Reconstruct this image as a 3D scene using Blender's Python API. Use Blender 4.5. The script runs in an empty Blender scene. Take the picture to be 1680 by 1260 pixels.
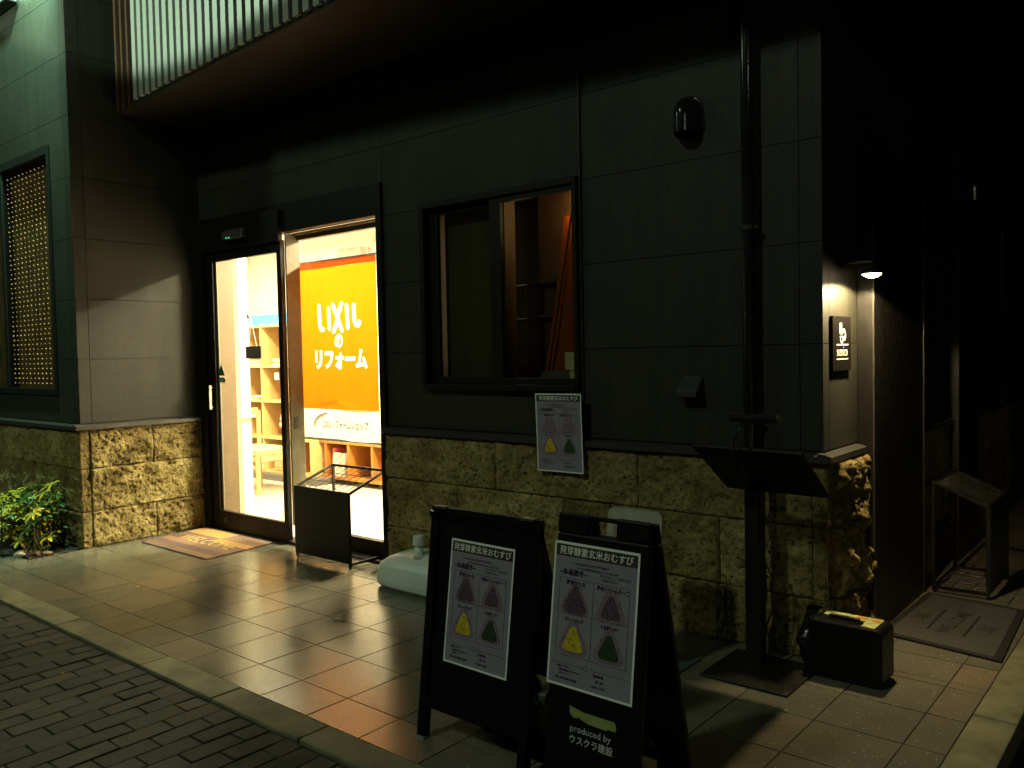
import bpy, bmesh, math, random
from mathutils import Vector, Matrix, noise
PI = math.pi
rad = math.radians
random.seed(7)
scn = bpy.context.scene
COL = scn.collection

# ------------------------------------------------------------------ materials
MATS = {}
def new_mat(name):
    m = bpy.data.materials.new(name)
    m.use_nodes = True
    nt = m.node_tree
    b = nt.nodes['Principled BSDF']
    MATS[name] = m
    return m, nt, b
def N(nt, t, **kw):
    n = nt.nodes.new(t)
    for k, v in kw.items():
        setattr(n, k, v)
    return n
def L(nt, a, b):
    nt.links.new(a, b)
def ramp(nt, fac, stops):
    r = N(nt, 'ShaderNodeValToRGB')
    els = r.color_ramp.elements
    while len(els) < len(stops):
        els.new(0.5)
    for e, (p, c) in zip(els, stops):
        e.position = p
        e.color = (c[0], c[1], c[2], 1)
    L(nt, fac, r.inputs[0])
    return r
def coords(nt, scale=(1, 1, 1)):
    g = N(nt, 'ShaderNodeNewGeometry')
    mp = N(nt, 'ShaderNodeMapping')
    mp.inputs['Scale'].default_value = scale
    L(nt, g.outputs['Position'], mp.inputs[0])
    return mp.outputs[0]
def noise_n(nt, vec, scale, detail=4, rough=0.55):
    n = N(nt, 'ShaderNodeTexNoise')
    n.inputs['Scale'].default_value = scale
    n.inputs['Detail'].default_value = detail
    n.inputs['Roughness'].default_value = rough
    L(nt, vec, n.inputs['Vector'])
    return n
def bump(nt, b, h, strength=0.3, dist=0.01, prev=None):
    bp = N(nt, 'ShaderNodeBump')
    bp.inputs['Strength'].default_value = strength
    bp.inputs['Distance'].default_value = dist
    L(nt, h, bp.inputs['Height'])
    if prev: L(nt, prev.outputs[0], bp.inputs['Normal'])
    L(nt, bp.outputs[0], b.inputs['Normal'])
    return bp
def simple(name, c, rough=0.5, metal=0.0, var=0.15, nscale=30, bmp=0.0, spec=0.5, scale=(1, 1, 1), rvar=0.0, dist=0.003):
    m, nt, b = new_mat(name)
    v = coords(nt, scale)
    n = noise_n(nt, v, nscale)
    lo = tuple(x * (1 - var) for x in c); hi = tuple(min(1, x * (1 + var)) for x in c)
    r = ramp(nt, n.outputs['Fac'], [(0.3, lo), (0.7, hi)])
    L(nt, r.outputs[0], b.inputs['Base Color'])
    b.inputs['Roughness'].default_value = rough
    b.inputs['Metallic'].default_value = metal
    b.inputs['Specular IOR Level'].default_value = spec
    if rvar:
        n2 = noise_n(nt, v, nscale * 0.3)
        rr = N(nt, 'ShaderNodeMapRange')
        rr.inputs['From Min'].default_value = 0.3; rr.inputs['From Max'].default_value = 0.7
        rr.inputs['To Min'].default_value = max(0, rough - rvar); rr.inputs['To Max'].default_value = rough + rvar
        L(nt, n2.outputs['Fac'], rr.inputs[0]); L(nt, rr.outputs[0], b.inputs['Roughness'])
    if bmp:
        bump(nt, b, n.outputs['Fac'], bmp, dist)
    return m

def mat_siding():
    m, nt, b = new_mat('siding')
    v = coords(nt)
    n = noise_n(nt, v, 2.2, 6, 0.6)
    r = ramp(nt, n.outputs['Fac'], [(0.3, (0.0160, 0.0158, 0.0112)), (0.7, (0.0265, 0.0262, 0.0185))])
    sm = noise_n(nt, coords(nt, (1, 1, 0.5)), 55, 5, 0.7)
    mx = N(nt, 'ShaderNodeMix', data_type='RGBA', blend_type='MULTIPLY')
    r2 = ramp(nt, sm.outputs['Fac'], [(0.3, (0.75, 0.75, 0.75)), (0.7, (1.25, 1.25, 1.25))])
    mx.inputs[0].default_value = 0.8
    L(nt, r.outputs[0], mx.inputs[6]); L(nt, r2.outputs[0], mx.inputs[7])
    # faint rain streaks
    stv = noise_n(nt, coords(nt, (9, 9, 0.35)), 1.6, 5, 0.65)
    rs = ramp(nt, stv.outputs['Fac'], [(0.35, (0.72, 0.72, 0.72)), (0.55, (1.0, 1.0, 1.0)), (0.8, (1.18, 1.18, 1.16))])
    mxs = N(nt, 'ShaderNodeMix', data_type='RGBA', blend_type='MULTIPLY'); mxs.inputs[0].default_value = 0.8
    L(nt, mx.outputs[2], mxs.inputs[6]); L(nt, rs.outputs[0], mxs.inputs[7]); 
    gi = N(nt, 'ShaderNodeNewGeometry'); rp = ramp(nt, gi.outputs['Random Per Island'], [(0.0, (0.88, 0.88, 0.88)), (1.0, (1.1, 1.1, 1.1))])
    mxp = N(nt, 'ShaderNodeMix', data_type='RGBA', blend_type='MULTIPLY'); mxp.inputs[0].default_value = 1.0
    L(nt, mxs.outputs[2], mxp.inputs[6]); L(nt, rp.outputs[0], mxp.inputs[7]); mx = mxp
    # small cast pits, irregular
    vo = N(nt, 'ShaderNodeTexVoronoi'); vo.inputs['Scale'].default_value = 11
    w = noise_n(nt, v, 30, 2)
    L(nt, v, vo.inputs['Vector'])
    add = N(nt, 'ShaderNodeMath', operation='MULTIPLY_ADD'); add.inputs[1].default_value = 0.14; 
    L(nt, w.outputs['Fac'], add.inputs[0]); L(nt, vo.outputs['Distance'], add.inputs[2])
    lt = N(nt, 'ShaderNodeMath', operation='LESS_THAN'); lt.inputs[1].default_value = 0.150
    L(nt, add.outputs[0], lt.inputs[0])
    big = noise_n(nt, v, 5, 2)
    gt = N(nt, 'ShaderNodeMath', operation='GREATER_THAN'); gt.inputs[1].default_value = 0.44
    L(nt, big.outputs['Fac'], gt.inputs[0])
    mu = N(nt, 'ShaderNodeMath', operation='MULTIPLY'); L(nt, lt.outputs[0], mu.inputs[0]); L(nt, gt.outputs[0], mu.inputs[1])
    mx2 = N(nt, 'ShaderNodeMix', data_type='RGBA')
    L(nt, mu.outputs[0], mx2.inputs[0]); L(nt, mx.outputs[2], mx2.inputs[6]); mx2.inputs[7].default_value = (0.006, 0.006, 0.006, 1)
    L(nt, mx2.outputs[2], b.inputs['Base Color'])
    b.inputs['Roughness'].default_value = 0.62
    b.inputs['Specular IOR Level'].default_value = 0.3
    hs = N(nt, 'ShaderNodeMath', operation='SUBTRACT'); L(nt, sm.outputs['Fac'], hs.inputs[0]); L(nt, mu.outputs[0], hs.inputs[1])
    bump(nt, b, hs.outputs[0], 0.35, 0.003)
    return m

def mat_stone():
    m, nt, b = new_mat('rough_tuff_stone')
    v = coords(nt)
    n1 = noise_n(nt, v, 5.0, 8, 0.65)
    r1 = ramp(nt, n1.outputs['Fac'], [(0.25, (0.12, 0.082, 0.032)), (0.42, (0.27, 0.205, 0.080)), (0.58, (0.41, 0.325, 0.135)), (0.8, (0.54, 0.46, 0.24))])
    n2 = noise_n(nt, v, 42, 6, 0.75)
    r2 = ramp(nt, n2.outputs['Fac'], [(0.34, (0.22, 0.18, 0.14)), (0.5, (0.9, 0.9, 0.88)), (0.75, (1.3, 1.25, 1.1))])
    gi = N(nt, 'ShaderNodeNewGeometry'); ri = ramp(nt, gi.outputs['Random Per Island'], [(0.0, (0.62, 0.60, 0.56)), (0.5, (0.95, 0.97, 0.95)), (1.0, (1.35, 1.38, 1.45))])
    m0 = N(nt, 'ShaderNodeMix', data_type='RGBA', blend_type='MULTIPLY'); m0.inputs[0].default_value = 0.85
    L(nt, r1.outputs[0], m0.inputs[6]); L(nt, ri.outputs[0], m0.inputs[7])
    mx = N(nt, 'ShaderNodeMix', data_type='RGBA', blend_type='MULTIPLY'); mx.inputs[0].default_value = 0.9
    L(nt, m0.outputs[2], mx.inputs[6]); L(nt, r2.outputs[0], mx.inputs[7])
    # dark holes
    vo = N(nt, 'ShaderNodeTexVoronoi'); vo.inputs['Scale'].default_value = 38
    wn = noise_n(nt, v, 15, 3)
    mxv = N(nt, 'ShaderNodeMix', data_type='VECTOR'); mxv.inputs[0].default_value = 0.06
    L(nt, v, mxv.inputs[4]); L(nt, wn.outputs['Color'], mxv.inputs[5])
    L(nt, mxv.outputs[1], vo.inputs['Vector'])
    lt = N(nt, 'ShaderNodeMapRange'); lt.inputs['From Min'].default_value = 0.12; lt.inputs['From Max'].default_value = 0.26
    lt.inputs['To Min'].default_value = 1; lt.inputs['To Max'].default_value = 0
    L(nt, vo.outputs['Distance'], lt.inputs[0])
    gate = noise_n(nt, v, 18, 2)
    gr = N(nt, 'ShaderNodeMapRange'); gr.inputs['From Min'].default_value = 0.5; gr.inputs['From Max'].default_value = 0.6
    L(nt, gate.outputs['Fac'], gr.inputs[0])
    mu = N(nt, 'ShaderNodeMath', operation='MULTIPLY'); L(nt, lt.outputs[0], mu.inputs[0]); L(nt, gr.outputs[0], mu.inputs[1])
    mx2 = N(nt, 'ShaderNodeMix', data_type='RGBA')
    L(nt, mu.outputs[0], mx2.inputs[0]); L(nt, mx.outputs[2], mx2.inputs[6]); mx2.inputs[7].default_value = (0.035, 0.025, 0.014, 1)
    L(nt, mx2.outputs[2], b.inputs['Base Color'])
    b.inputs['Roughness'].default_value = 0.95
    b.inputs['Specular IOR Level'].default_value = 0.15
    hs = N(nt, 'ShaderNodeMath', operation='SUBTRACT'); L(nt, n2.outputs['Fac'], hs.inputs[0]); L(nt, mu.outputs[0], hs.inputs[1])
    bump(nt, b, hs.outputs[0], 1.0, 0.022)
    return m

TILE = 0.302; TX0 = -2.898; TY0 = 2.355
def mat_tile():
    m, nt, b = new_mat('paving_tile')
    g = N(nt, 'ShaderNodeNewGeometry')
    mp = N(nt, 'ShaderNodeMapping'); mp.inputs['Location'].default_value = (-TX0 / TILE, -TY0 / TILE, 0); mp.inputs['Scale'].default_value = (1 / TILE, 1 / TILE, 0)
    L(nt, g.outputs['Position'], mp.inputs[0])
    fl = N(nt, 'ShaderNodeVectorMath', operation='FLOOR'); L(nt, mp.outputs[0], fl.inputs[0])
    wn = N(nt, 'ShaderNodeTexWhiteNoise'); L(nt, fl.outputs[0], wn.inputs['Vector'])
    rt = ramp(nt, wn.outputs['Value'], [(0.0, (0.125, 0.122, 0.092)), (0.8, (0.152, 0.138, 0.104)), (1.0, (0.195, 0.148, 0.102))])
    v = coords(nt)
    n = noise_n(nt, v, 6, 3, 0.5)
    r2 = ramp(nt, n.outputs['Fac'], [(0.2, (0.86, 0.87, 0.87)), (0.7, (1.1, 1.08, 1.05))])
    mx = N(nt, 'ShaderNodeMix', data_type='RGBA', blend_type='MULTIPLY'); mx.inputs[0].default_value = 0.9
    L(nt, rt.outputs[0], mx.inputs[6]); L(nt, r2.outputs[0], mx.inputs[7])
    ng = noise_n(nt, v, 210, 3, 0.7)
    rg = ramp(nt, ng.outputs['Fac'], [(0.3, (0.72, 0.72, 0.70)), (0.7, (1.28, 1.28, 1.28))])
    mg = N(nt, 'ShaderNodeMix', data_type='RGBA', blend_type='MULTIPLY'); mg.inputs[0].default_value = 0.8
    L(nt, mx.outputs[2], mg.inputs[6]); L(nt, rg.outputs[0], mg.inputs[7]); mx = mg
    # granite flecks
    vo = N(nt, 'ShaderNodeTexVoronoi'); vo.inputs['Scale'].default_value = 60; L(nt, v, vo.inputs['Vector'])
    lt = N(nt, 'ShaderNodeMath', operation='LESS_THAN'); lt.inputs[1].default_value = 0.16; L(nt, vo.outputs['Distance'], lt.inputs[0])
    rc = ramp(nt, vo.outputs['Color'], [(0.0, (0.06, 0.05, 0.04)), (0.5, (0.1, 0.09, 0.07)), (0.7, (0.55, 0.52, 0.45))])
    mx2 = N(nt, 'ShaderNodeMix', data_type='RGBA'); 
    ml = N(nt, 'ShaderNodeMath', operation='MULTIPLY'); ml.inputs[1].default_value = 0.7; L(nt, lt.outputs[0], ml.inputs[0])
    L(nt, ml.outputs[0], mx2.inputs[0]); L(nt, mx.outputs[2], mx2.inputs[6]); L(nt, rc.outputs[0], mx2.inputs[7])
    L(nt, mx2.outputs[2], b.inputs['Base Color'])
    n3 = noise_n(nt, v, 2.3, 2, 0.5)
    rr = N(nt, 'ShaderNodeMapRange'); rr.inputs['From Min'].default_value = 0.3; rr.inputs['From Max'].default_value = 0.7
    rr.inputs['To Min'].default_value = 0.13; rr.inputs['To Max'].default_value = 0.27
    L(nt, n3.outputs['Fac'], rr.inputs[0]); L(nt, rr.outputs[0], b.inputs['Roughness'])
    n4 = noise_n(nt, v, 160, 3, 0.6)
    bump(nt, b, n4.outputs['Fac'], 0.16, 0.002)
    return m

def mat_kerb():
    m = simple('kerb_stone', (0.145, 0.145, 0.082), 0.75, var=0.4, nscale=7, bmp=0.3, dist=0.004)
    return m

def mat_brick():
    m, nt, b = new_mat('paver_brick')
    g = N(nt, 'ShaderNodeNewGeometry')
    rt = ramp(nt, g.outputs['Random Per Island'], [(0.0, (0.019, 0.024, 0.015)), (0.5, (0.028, 0.032, 0.020)), (1.0, (0.044, 0.043, 0.027))])
    v = coords(nt)
    n = noise_n(nt, v, 22, 8, 0.7)
    r2 = ramp(nt, n.outputs['Fac'], [(0.3, (0.6, 0.6, 0.6)), (0.7, (1.3, 1.3, 1.3))])
    mx = N(nt, 'ShaderNodeMix', data_type='RGBA', blend_type='MULTIPLY'); mx.inputs[0].default_value = 0.9
    L(nt, rt.outputs[0], mx.inputs[6]); L(nt, r2.outputs[0], mx.inputs[7])
    L(nt, mx.outputs[2], b.inputs['Base Color'])
    b.inputs['Roughness'].default_value = 0.85
    n4 = noise_n(nt, v, 120, 4, 0.7)
    bump(nt, b, n4.outputs['Fac'], 0.5, 0.003)
    return m

def mat_wood(name, c1, c2, rough=0.5, scale=(1, 1, 6)):
    m, nt, b = new_mat(name)
    v = coords(nt, scale)
    w = noise_n(nt, v, 4.0, 8, 0.65)
    r = ramp(nt, w.outputs['Fac'], [(0.32, c1), (0.5, tuple((a + d) / 2 for a, d in zip(c1, c2))), (0.68, c2)])
    L(nt, r.outputs[0], b.inputs['Base Color'])
    b.inputs['Roughness'].default_value = rough
    return m

def mat_glass(name, tint=(0.96, 0.98, 0.97), refl=1.0):
    m = bpy.data.materials.new(name); m.use_nodes = True; MATS[name] = m
    nt = m.node_tree; nt.nodes.clear()
    o = N(nt, 'ShaderNodeOutputMaterial'); t = N(nt, 'ShaderNodeBsdfTransparent'); t.inputs[0].default_value = (*tint, 1)
    g = N(nt, 'ShaderNodeBsdfGlossy'); g.inputs['Roughness'].default_value = 0.02
    ge = N(nt, 'ShaderNodeNewGeometry'); dt = N(nt, 'ShaderNodeVectorMath', operation='DOT_PRODUCT'); L(nt, ge.outputs['Incoming'], dt.inputs[0]); L(nt, ge.outputs['Normal'], dt.inputs[1])
    ab = N(nt, 'ShaderNodeMath', operation='ABSOLUTE'); L(nt, dt.outputs['Value'], ab.inputs[0])
    om = N(nt, 'ShaderNodeMath', operation='SUBTRACT'); om.inputs[0].default_value = 1; L(nt, ab.outputs[0], om.inputs[1])
    pw = N(nt, 'ShaderNodeMath', operation='POWER'); pw.inputs[1].default_value = 5; L(nt, om.outputs[0], pw.inputs[0])
    ma = N(nt, 'ShaderNodeMath', operation='MULTIPLY_ADD'); ma.inputs[1].default_value = 0.96; ma.inputs[2].default_value = 0.04; L(nt, pw.outputs[0], ma.inputs[0])
    mu = N(nt, 'ShaderNodeMath', operation='MULTIPLY'); mu.inputs[1].default_value = refl; mu.use_clamp = True; L(nt, ma.outputs[0], mu.inputs[0])
    s = N(nt, 'ShaderNodeMixShader'); L(nt, mu.outputs[0], s.inputs[0]); L(nt, t.outputs[0], s.inputs[1]); L(nt, g.outputs[0], s.inputs[2])
    L(nt, s.outputs[0], o.inputs[0])
    return m

def mat_cloth(name, c, trans=0.5, var=0.05, nscale=6):
    m = bpy.data.materials.new(name); m.use_nodes = True; MATS[name] = m
    nt = m.node_tree; nt.nodes.clear()
    o = N(nt, 'ShaderNodeOutputMaterial')
    v = coords(nt, (2, 1, 0.4)); n = noise_n(nt, v, nscale, 3)
    r = ramp(nt, n.outputs['Fac'], [(0.3, tuple(x * (1 - var) for x in c)), (0.7, tuple(min(1, x * (1 + var)) for x in c))])
    d = N(nt, 'ShaderNodeBsdfDiffuse'); t = N(nt, 'ShaderNodeBsdfTranslucent')
    L(nt, r.outputs[0], d.inputs[0]); L(nt, r.outputs[0], t.inputs[0])
    s = N(nt, 'ShaderNodeMixShader'); s.inputs[0].default_value = trans
    L(nt, d.outputs[0], s.inputs[1]); L(nt, t.outputs[0], s.inputs[2]); L(nt, s.outputs[0], o.inputs[0])
    return m

def mat_emit(name, c, s):
    m, nt, b = new_mat(name)
    b.inputs['Base Color'].default_value = (*c, 1)
    b.inputs['Emission Color'].default_value = (*c, 1)
    b.inputs['Emission Strength'].default_value = s
    return m

SID = mat_siding(); STO = mat_stone(); TIL = mat_tile(); KER = mat_kerb(); BRI = mat_brick()
DRK = simple('dark_bronze_metal', (0.0095, 0.0070, 0.0055), 0.5, 0.0, 0.15, 60, rvar=0.08, spec=0.2)
BLK = simple('black_powder_coat', (0.0085, 0.0075, 0.006), 0.42, 0.0, 0.2, 80, 0.1, rvar=0.08)
BLP = simple('black_plastic', (0.0045, 0.0048, 0.0045), 0.42, 0, 0.3, 120, 0.25, spec=0.22, rvar=0.06, dist=0.001)
BPL = simple('black_chalkboard', (0.0032, 0.0032, 0.0030), 0.5, 0, 0.4, 20, 0.05, spec=0.18, rvar=0.1)
TRM = simple('trim_metal', (0.05, 0.047, 0.043), 0.35, 0.3, 0.15, 40)
PIP = simple('pipe_black', (0.012, 0.013, 0.013), 0.18, 0.0, 0.2, 40)
MOR = simple('dark_mortar', (0.05, 0.042, 0.025), 0.95, 0, 0.4, 30, 0.4)
GRO = simple('grout', (0.035, 0.03, 0.022), 0.9, 0, 0.35, 12, 0.3)
SOI = simple('dark_soil', (0.03, 0.022, 0.014), 0.95, 0, 0.5, 30, 0.8, dist=0.02)
ASP = simple('asphalt', (0.045, 0.045, 0.042), 0.9, 0, 0.4, 150, 0.6, dist=0.004)
MOS = simple('mossy_joint', (0.022, 0.022, 0.010), 0.95, 0, 0.6, 40, 0.6)
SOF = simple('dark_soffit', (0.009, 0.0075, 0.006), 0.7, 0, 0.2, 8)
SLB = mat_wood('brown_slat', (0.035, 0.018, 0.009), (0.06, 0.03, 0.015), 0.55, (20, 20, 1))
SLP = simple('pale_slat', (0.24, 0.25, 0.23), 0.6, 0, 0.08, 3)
WHT = simple('white_plaster', (0.85, 0.83, 0.76), 0.8, 0, 0.03, 4)
CRM = simple('cream_wall', (0.82, 0.78, 0.62), 0.8, 0, 0.04, 4)
CEI = simple('ceiling_white', (0.80, 0.79, 0.74), 0.85, 0, 0.03, 5)
TAN = mat_wood('tan_jamb_wood', (0.085, 0.052, 0.022), (0.115, 0.072, 0.032), 0.6, (3, 3, 14))
TNM = simple('pale_aluminium_frame', (0.17, 0.15, 0.10), 0.6, 0.0, 0.1, 20, spec=0.3)
FLO = simple('pale_floor_tile', (0.42, 0.39, 0.32), 0.35, 0, 0.12, 3)
PIN = mat_wood('pine_board', (0.32, 0.13, 0.03), (0.42, 0.19, 0.05), 0.5, (1, 1, 5))
PIL = mat_wood('pale_pine_edge', (0.50, 0.31, 0.11), (0.60, 0.40, 0.16), 0.5, (4, 4, 4))
ORW = mat_wood('orange_shelf_wood', (0.30, 0.10, 0.012), (0.42, 0.16, 0.022), 0.5, (3, 1, 1))
GLS = mat_glass('clear_glass'); GL2 = mat_glass('window_glass', (0.8, 0.85, 0.82), 1.2)
BOR = mat_cloth('orange_banner_cloth', (0.40, 0.112, 0.003), 0.45, 0.04)
BRD = mat_cloth('red_banner_hem', (0.42, 0.03, 0.004), 0.35, 0.05)
BWH = mat_cloth('white_banner_cloth', (0.88, 0.86, 0.74), 0.35, 0.03)
LWH = simple('white_lettering', (0.90, 0.88, 0.78), 0.7, 0, 0.02, 8)
GRT = simple('grey_lettering', (0.035, 0.032, 0.03), 0.7, 0, 0.02, 8)
AMB = simple('amber_ink', (0.25, 0.06, 0.005), 0.7, 0, 0.2, 30)
PAP = simple('poster_margin_paper', (0.80, 0.82, 0.78), 0.35, 0, 0.04, 20)
LIL = simple('poster_lilac_print', (0.25, 0.225, 0.29), 0.35, 0, 0.06, 18)
INK = simple('poster_ink', (0.02, 0.018, 0.03), 0.4, 0, 0.1, 20)
BND = simple('poster_band', (0.045, 0.03, 0.03), 0.4, 0, 0.5, 25)
RIP = simple('rice_purple', (0.085, 0.050, 0.080), 0.5, 0, 0.7, 150)
RIY = simple('rice_yellow', (0.55, 0.40, 0.02), 0.5, 0, 0.25, 60)
RIG = simple('rice_green', (0.02, 0.045, 0.018), 0.5, 0, 0.4, 90)
RIH = simple('rice_outline', (0.20, 0.14, 0.19), 0.5, 0, 0.3, 130)
TNK = None
def mat_tank():
    m, nt, b = new_mat('white_polyethylene')
    v = coords(nt); n = noise_n(nt, v, 6, 4)
    r = ramp(nt, n.outputs['Fac'], [(0.3, (0.62, 0.70, 0.64)), (0.7, (0.74, 0.80, 0.74))])
    L(nt, r.outputs[0], b.inputs['Base Color']); b.inputs['Roughness'].default_value = 0.32
    b.inputs['Subsurface Weight'].default_value = 0.3; b.inputs['Subsurface Radius'].default_value = (0.03, 0.03, 0.03)
    return m
TNK = mat_tank()
LEG = simple('leaf_green', (0.06, 0.12, 0.018), 0.4, 0, 0.4, 40)
LEY = simple('leaf_yellow', (0.52, 0.40, 0.03), 0.4, 0, 0.35, 60)
STM = simple('stem_brown', (0.05, 0.035, 0.015), 0.8)
RKP = simple('pale_pebble', (0.42, 0.38, 0.28), 0.85, 0, 0.2, 30, 0.4)
RKB = simple('brown_pebble', (0.19, 0.14, 0.09), 0.85, 0, 0.3, 30, 0.4)
RKD = simple('grey_pebble', (0.10, 0.11, 0.09), 0.85, 0, 0.3, 30, 0.4)
TEA = simple('teal_sheet', (0.05, 0.09, 0.09), 0.5)
SLG = simple('olive_sticker', (0.26, 0.30, 0.10), 0.6, 0, 0.15, 20)
STG = simple('sticker_green', (0.02, 0.10, 0.06), 0.5)
CLR = None
def mat_glint():
    m, nt, b = new_mat('crinkled_plastic_painted_glints')
    b.inputs['Roughness'].default_value = 0.15
    b.inputs['Metallic'].default_value = 0.1
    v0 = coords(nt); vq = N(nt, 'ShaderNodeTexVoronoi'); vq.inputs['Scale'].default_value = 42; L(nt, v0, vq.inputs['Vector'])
    rq = ramp(nt, vq.outputs['Color'], [(0.25, (0.03, 0.05, 0.03)), (0.5, (0.3, 0.42, 0.3)), (0.75, (0.9, 0.95, 0.8))]); L(nt, rq.outputs[0], b.inputs['Base Color'])  # dark and bright cells in the colour stand in for facet glints
    v = coords(nt); n = noise_n(nt, v, 30, 3); bump(nt, b, n.outputs['Fac'], 1.0, 0.03)
    return m
CLR = mat_glint()
MT2 = simple('grey_coir_mat', (0.050, 0.050, 0.044), 0.95, 0, 0.25, 150, 0.6)
MTD = simple('dark_mat_print', (0.010, 0.009, 0.008), 0.95, 0, 0.3, 120, 0.5)
BLU = simple('blue_poster', (0.06, 0.38, 0.85), 0.5, 0, 0.5, 12)
PNK = simple('red_book_cover', (0.62, 0.08, 0.07), 0.5, 0, 0.5, 30)
GSE = simple('green_seat_fabric', (0.30, 0.42, 0.16), 0.8)
CAR = simple('cardboard_tan', (0.55, 0.38, 0.18), 0.8, 0, 0.2, 40)
def mat_stripmat():
    m, nt, b = new_mat('striped_doormat')
    g = N(nt, 'ShaderNodeTexCoord'); sp = N(nt, 'ShaderNodeSeparateXYZ'); L(nt, g.outputs['Object'], sp.inputs[0])
    n1 = N(nt, 'ShaderNodeTexNoise', noise_dimensions='2D')
    mp = N(nt, 'ShaderNodeMapping'); mp.inputs['Scale'].default_value = (1.3, 12.5, 1); L(nt, g.outputs['Object'], mp.inputs[0])
    fl = N(nt, 'ShaderNodeVectorMath', operation='FLOOR')
    ad = N(nt, 'ShaderNodeMapping')
    L(nt, mp.outputs[0], fl.inputs[0])
    wn = N(nt, 'ShaderNodeTexWhiteNoise'); L(nt, fl.outputs[0], wn.inputs['Vector'])
    r = ramp(nt, wn.outputs['Value'], [(0.0, (0.10, 0.055, 0.045)), (0.35, (0.16, 0.095, 0.07)), (0.6, (0.36, 0.20, 0.06)), (1.0, (0.42, 0.25, 0.08))])
    v = coords(nt); n = noise_n(nt, v, 90, 4, 0.7)
    r2 = ramp(nt, n.outputs['Fac'], [(0.3, (0.65, 0.65, 0.65)), (0.7, (1.25, 1.25, 1.25))])
    mx = N(nt, 'ShaderNodeMix', data_type='RGBA', blend_type='MULTIPLY'); mx.inputs[0].default_value = 0.9
    L(nt, r.outputs[0], mx.inputs[6]); L(nt, r2.outputs[0], mx.inputs[7]); L(nt, mx.outputs[2], b.inputs['Base Color'])
    b.inputs['Roughness'].default_value = 0.95
    bump(nt, b, n.outputs['Fac'], 0.6, 0.003)
    return m
MT1 = mat_stripmat()
MTY = simple('mat_letter_yellow', (0.50, 0.32, 0.09), 0.95, 0, 0.2, 90)

# ------------------------------------------------------------------ mesh builders
class MB:
    def __init__(s): s.v = []; s.f = []
    def add(s, vs, fs):
        o = len(s.v); s.v += [tuple(v) for v in vs]; s.f += [tuple(o + i for i in f) for f in fs]; return s
    def box(s, x0, x1, y0, y1, z0, z1, M=None):
        vs = [Vector((x, y, z)) for z in (z0, z1) for y in (y0, y1) for x in (x0, x1)]
        if M: vs = [M @ v for v in vs]
        return s.add(vs, [(0, 2, 3, 1), (4, 5, 7, 6), (0, 1, 5, 4), (2, 6, 7, 3), (0, 4, 6, 2), (1, 3, 7, 5)])
    def prism(s, pts, d0, d1, M=None):
        """outline pts (x,y) extruded along z d0..d1"""
        n = len(pts)
        vs = [Vector((x, y, d0)) for x, y in pts] + [Vector((x, y, d1)) for x, y in pts]
        if M: vs = [M @ v for v in vs]
        return s.add(vs, [tuple(reversed(range(n))), tuple(range(n, 2 * n))] + [(i, (i + 1) % n, n + (i + 1) % n, n + i) for i in range(n)])
    def bar(s, a, b, w, h=None):
        a = Vector(a); b = Vector(b); h = h or w
        d = (b - a).normalized(); up = Vector((0, 0, 1)) if abs(d.z) < 0.95 else Vector((0, 1, 0))
        x = d.cross(up).normalized(); y = x.cross(d).normalized()
        vs = [p + x * sx * w / 2 + y * sy * h / 2 for p in (a, b) for sx, sy in ((-1, -1), (1, -1), (1, 1), (-1, 1))]
        return s.add(vs, [(0, 1, 2, 3), (7, 6, 5, 4), (0, 4, 5, 1), (1, 5, 6, 2), (2, 6, 7, 3), (3, 7, 4, 0)])
    def tube(s, pts, r, n=10, cap=True):
        pts = [Vector(p) for p in pts]; rs = r if isinstance(r, (list, tuple)) else [r] * len(pts)
        vs = []; fs = []
        for i, p in enumerate(pts):
            d = (pts[min(i + 1, len(pts) - 1)] - pts[max(i - 1, 0)]).normalized()
            up = Vector((0, 0, 1)) if abs(d.z) < 0.9 else Vector((0, 1, 0))
            x = d.cross(up).normalized(); y = x.cross(d).normalized()
            for k in range(n):
                a = 2 * PI * k / n; vs.append(p + (x * math.cos(a) + y * math.sin(a)) * rs[i])
        for i in range(len(pts) - 1):
            for k in range(n):
                fs.append((i * n + k, i * n + (k + 1) % n, (i + 1) * n + (k + 1) % n, (i + 1) * n + k))
        if cap:
            fs.append(tuple(reversed(range(n)))); fs.append(tuple(range((len(pts) - 1) * n, len(pts) * n)))
        return s.add(vs, fs)
    def lathe(s, prof, n=24, c=(0, 0, 0), sx=1, sy=1):
        vs = []; fs = []
        for r, z in prof:
            for k in range(n):
                a = 2 * PI * k / n; vs.append((c[0] + r * sx * math.cos(a), c[1] + r * sy * math.sin(a), c[2] + z))
        for i in range(len(prof) - 1):
            for k in range(n):
                fs.append((i * n + k, i * n + (k + 1) % n, (i + 1) * n + (k + 1) % n, (i + 1) * n + k))
        fs.append(tuple(reversed(range(n)))); fs.append(tuple(range((len(prof) - 1) * n, len(prof) * n)))
        return s.add(vs, fs)
    def grid(s, fn, nu, nv):
        vs = [fn(i / nu, j / nv) for j in range(nv + 1) for i in range(nu + 1)]
        fs = [(j * (nu + 1) + i, j * (nu + 1) + i + 1, (j + 1) * (nu + 1) + i + 1, (j + 1) * (nu + 1) + i) for j in range(nv) for i in range(nu)]
        return s.add(vs, fs)
    def quad(s, *p): return s.add(p, [tuple(range(len(p)))])
    def build(s, name, mat, parent=None, bevel=0, smooth=False, world=True, seg=2):
        me = bpy.data.meshes.new(name); me.from_pydata([tuple(v) for v in s.v], [], s.f); me.update()
        return finish(name, me, mat, parent, bevel, smooth, world, seg)
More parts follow.
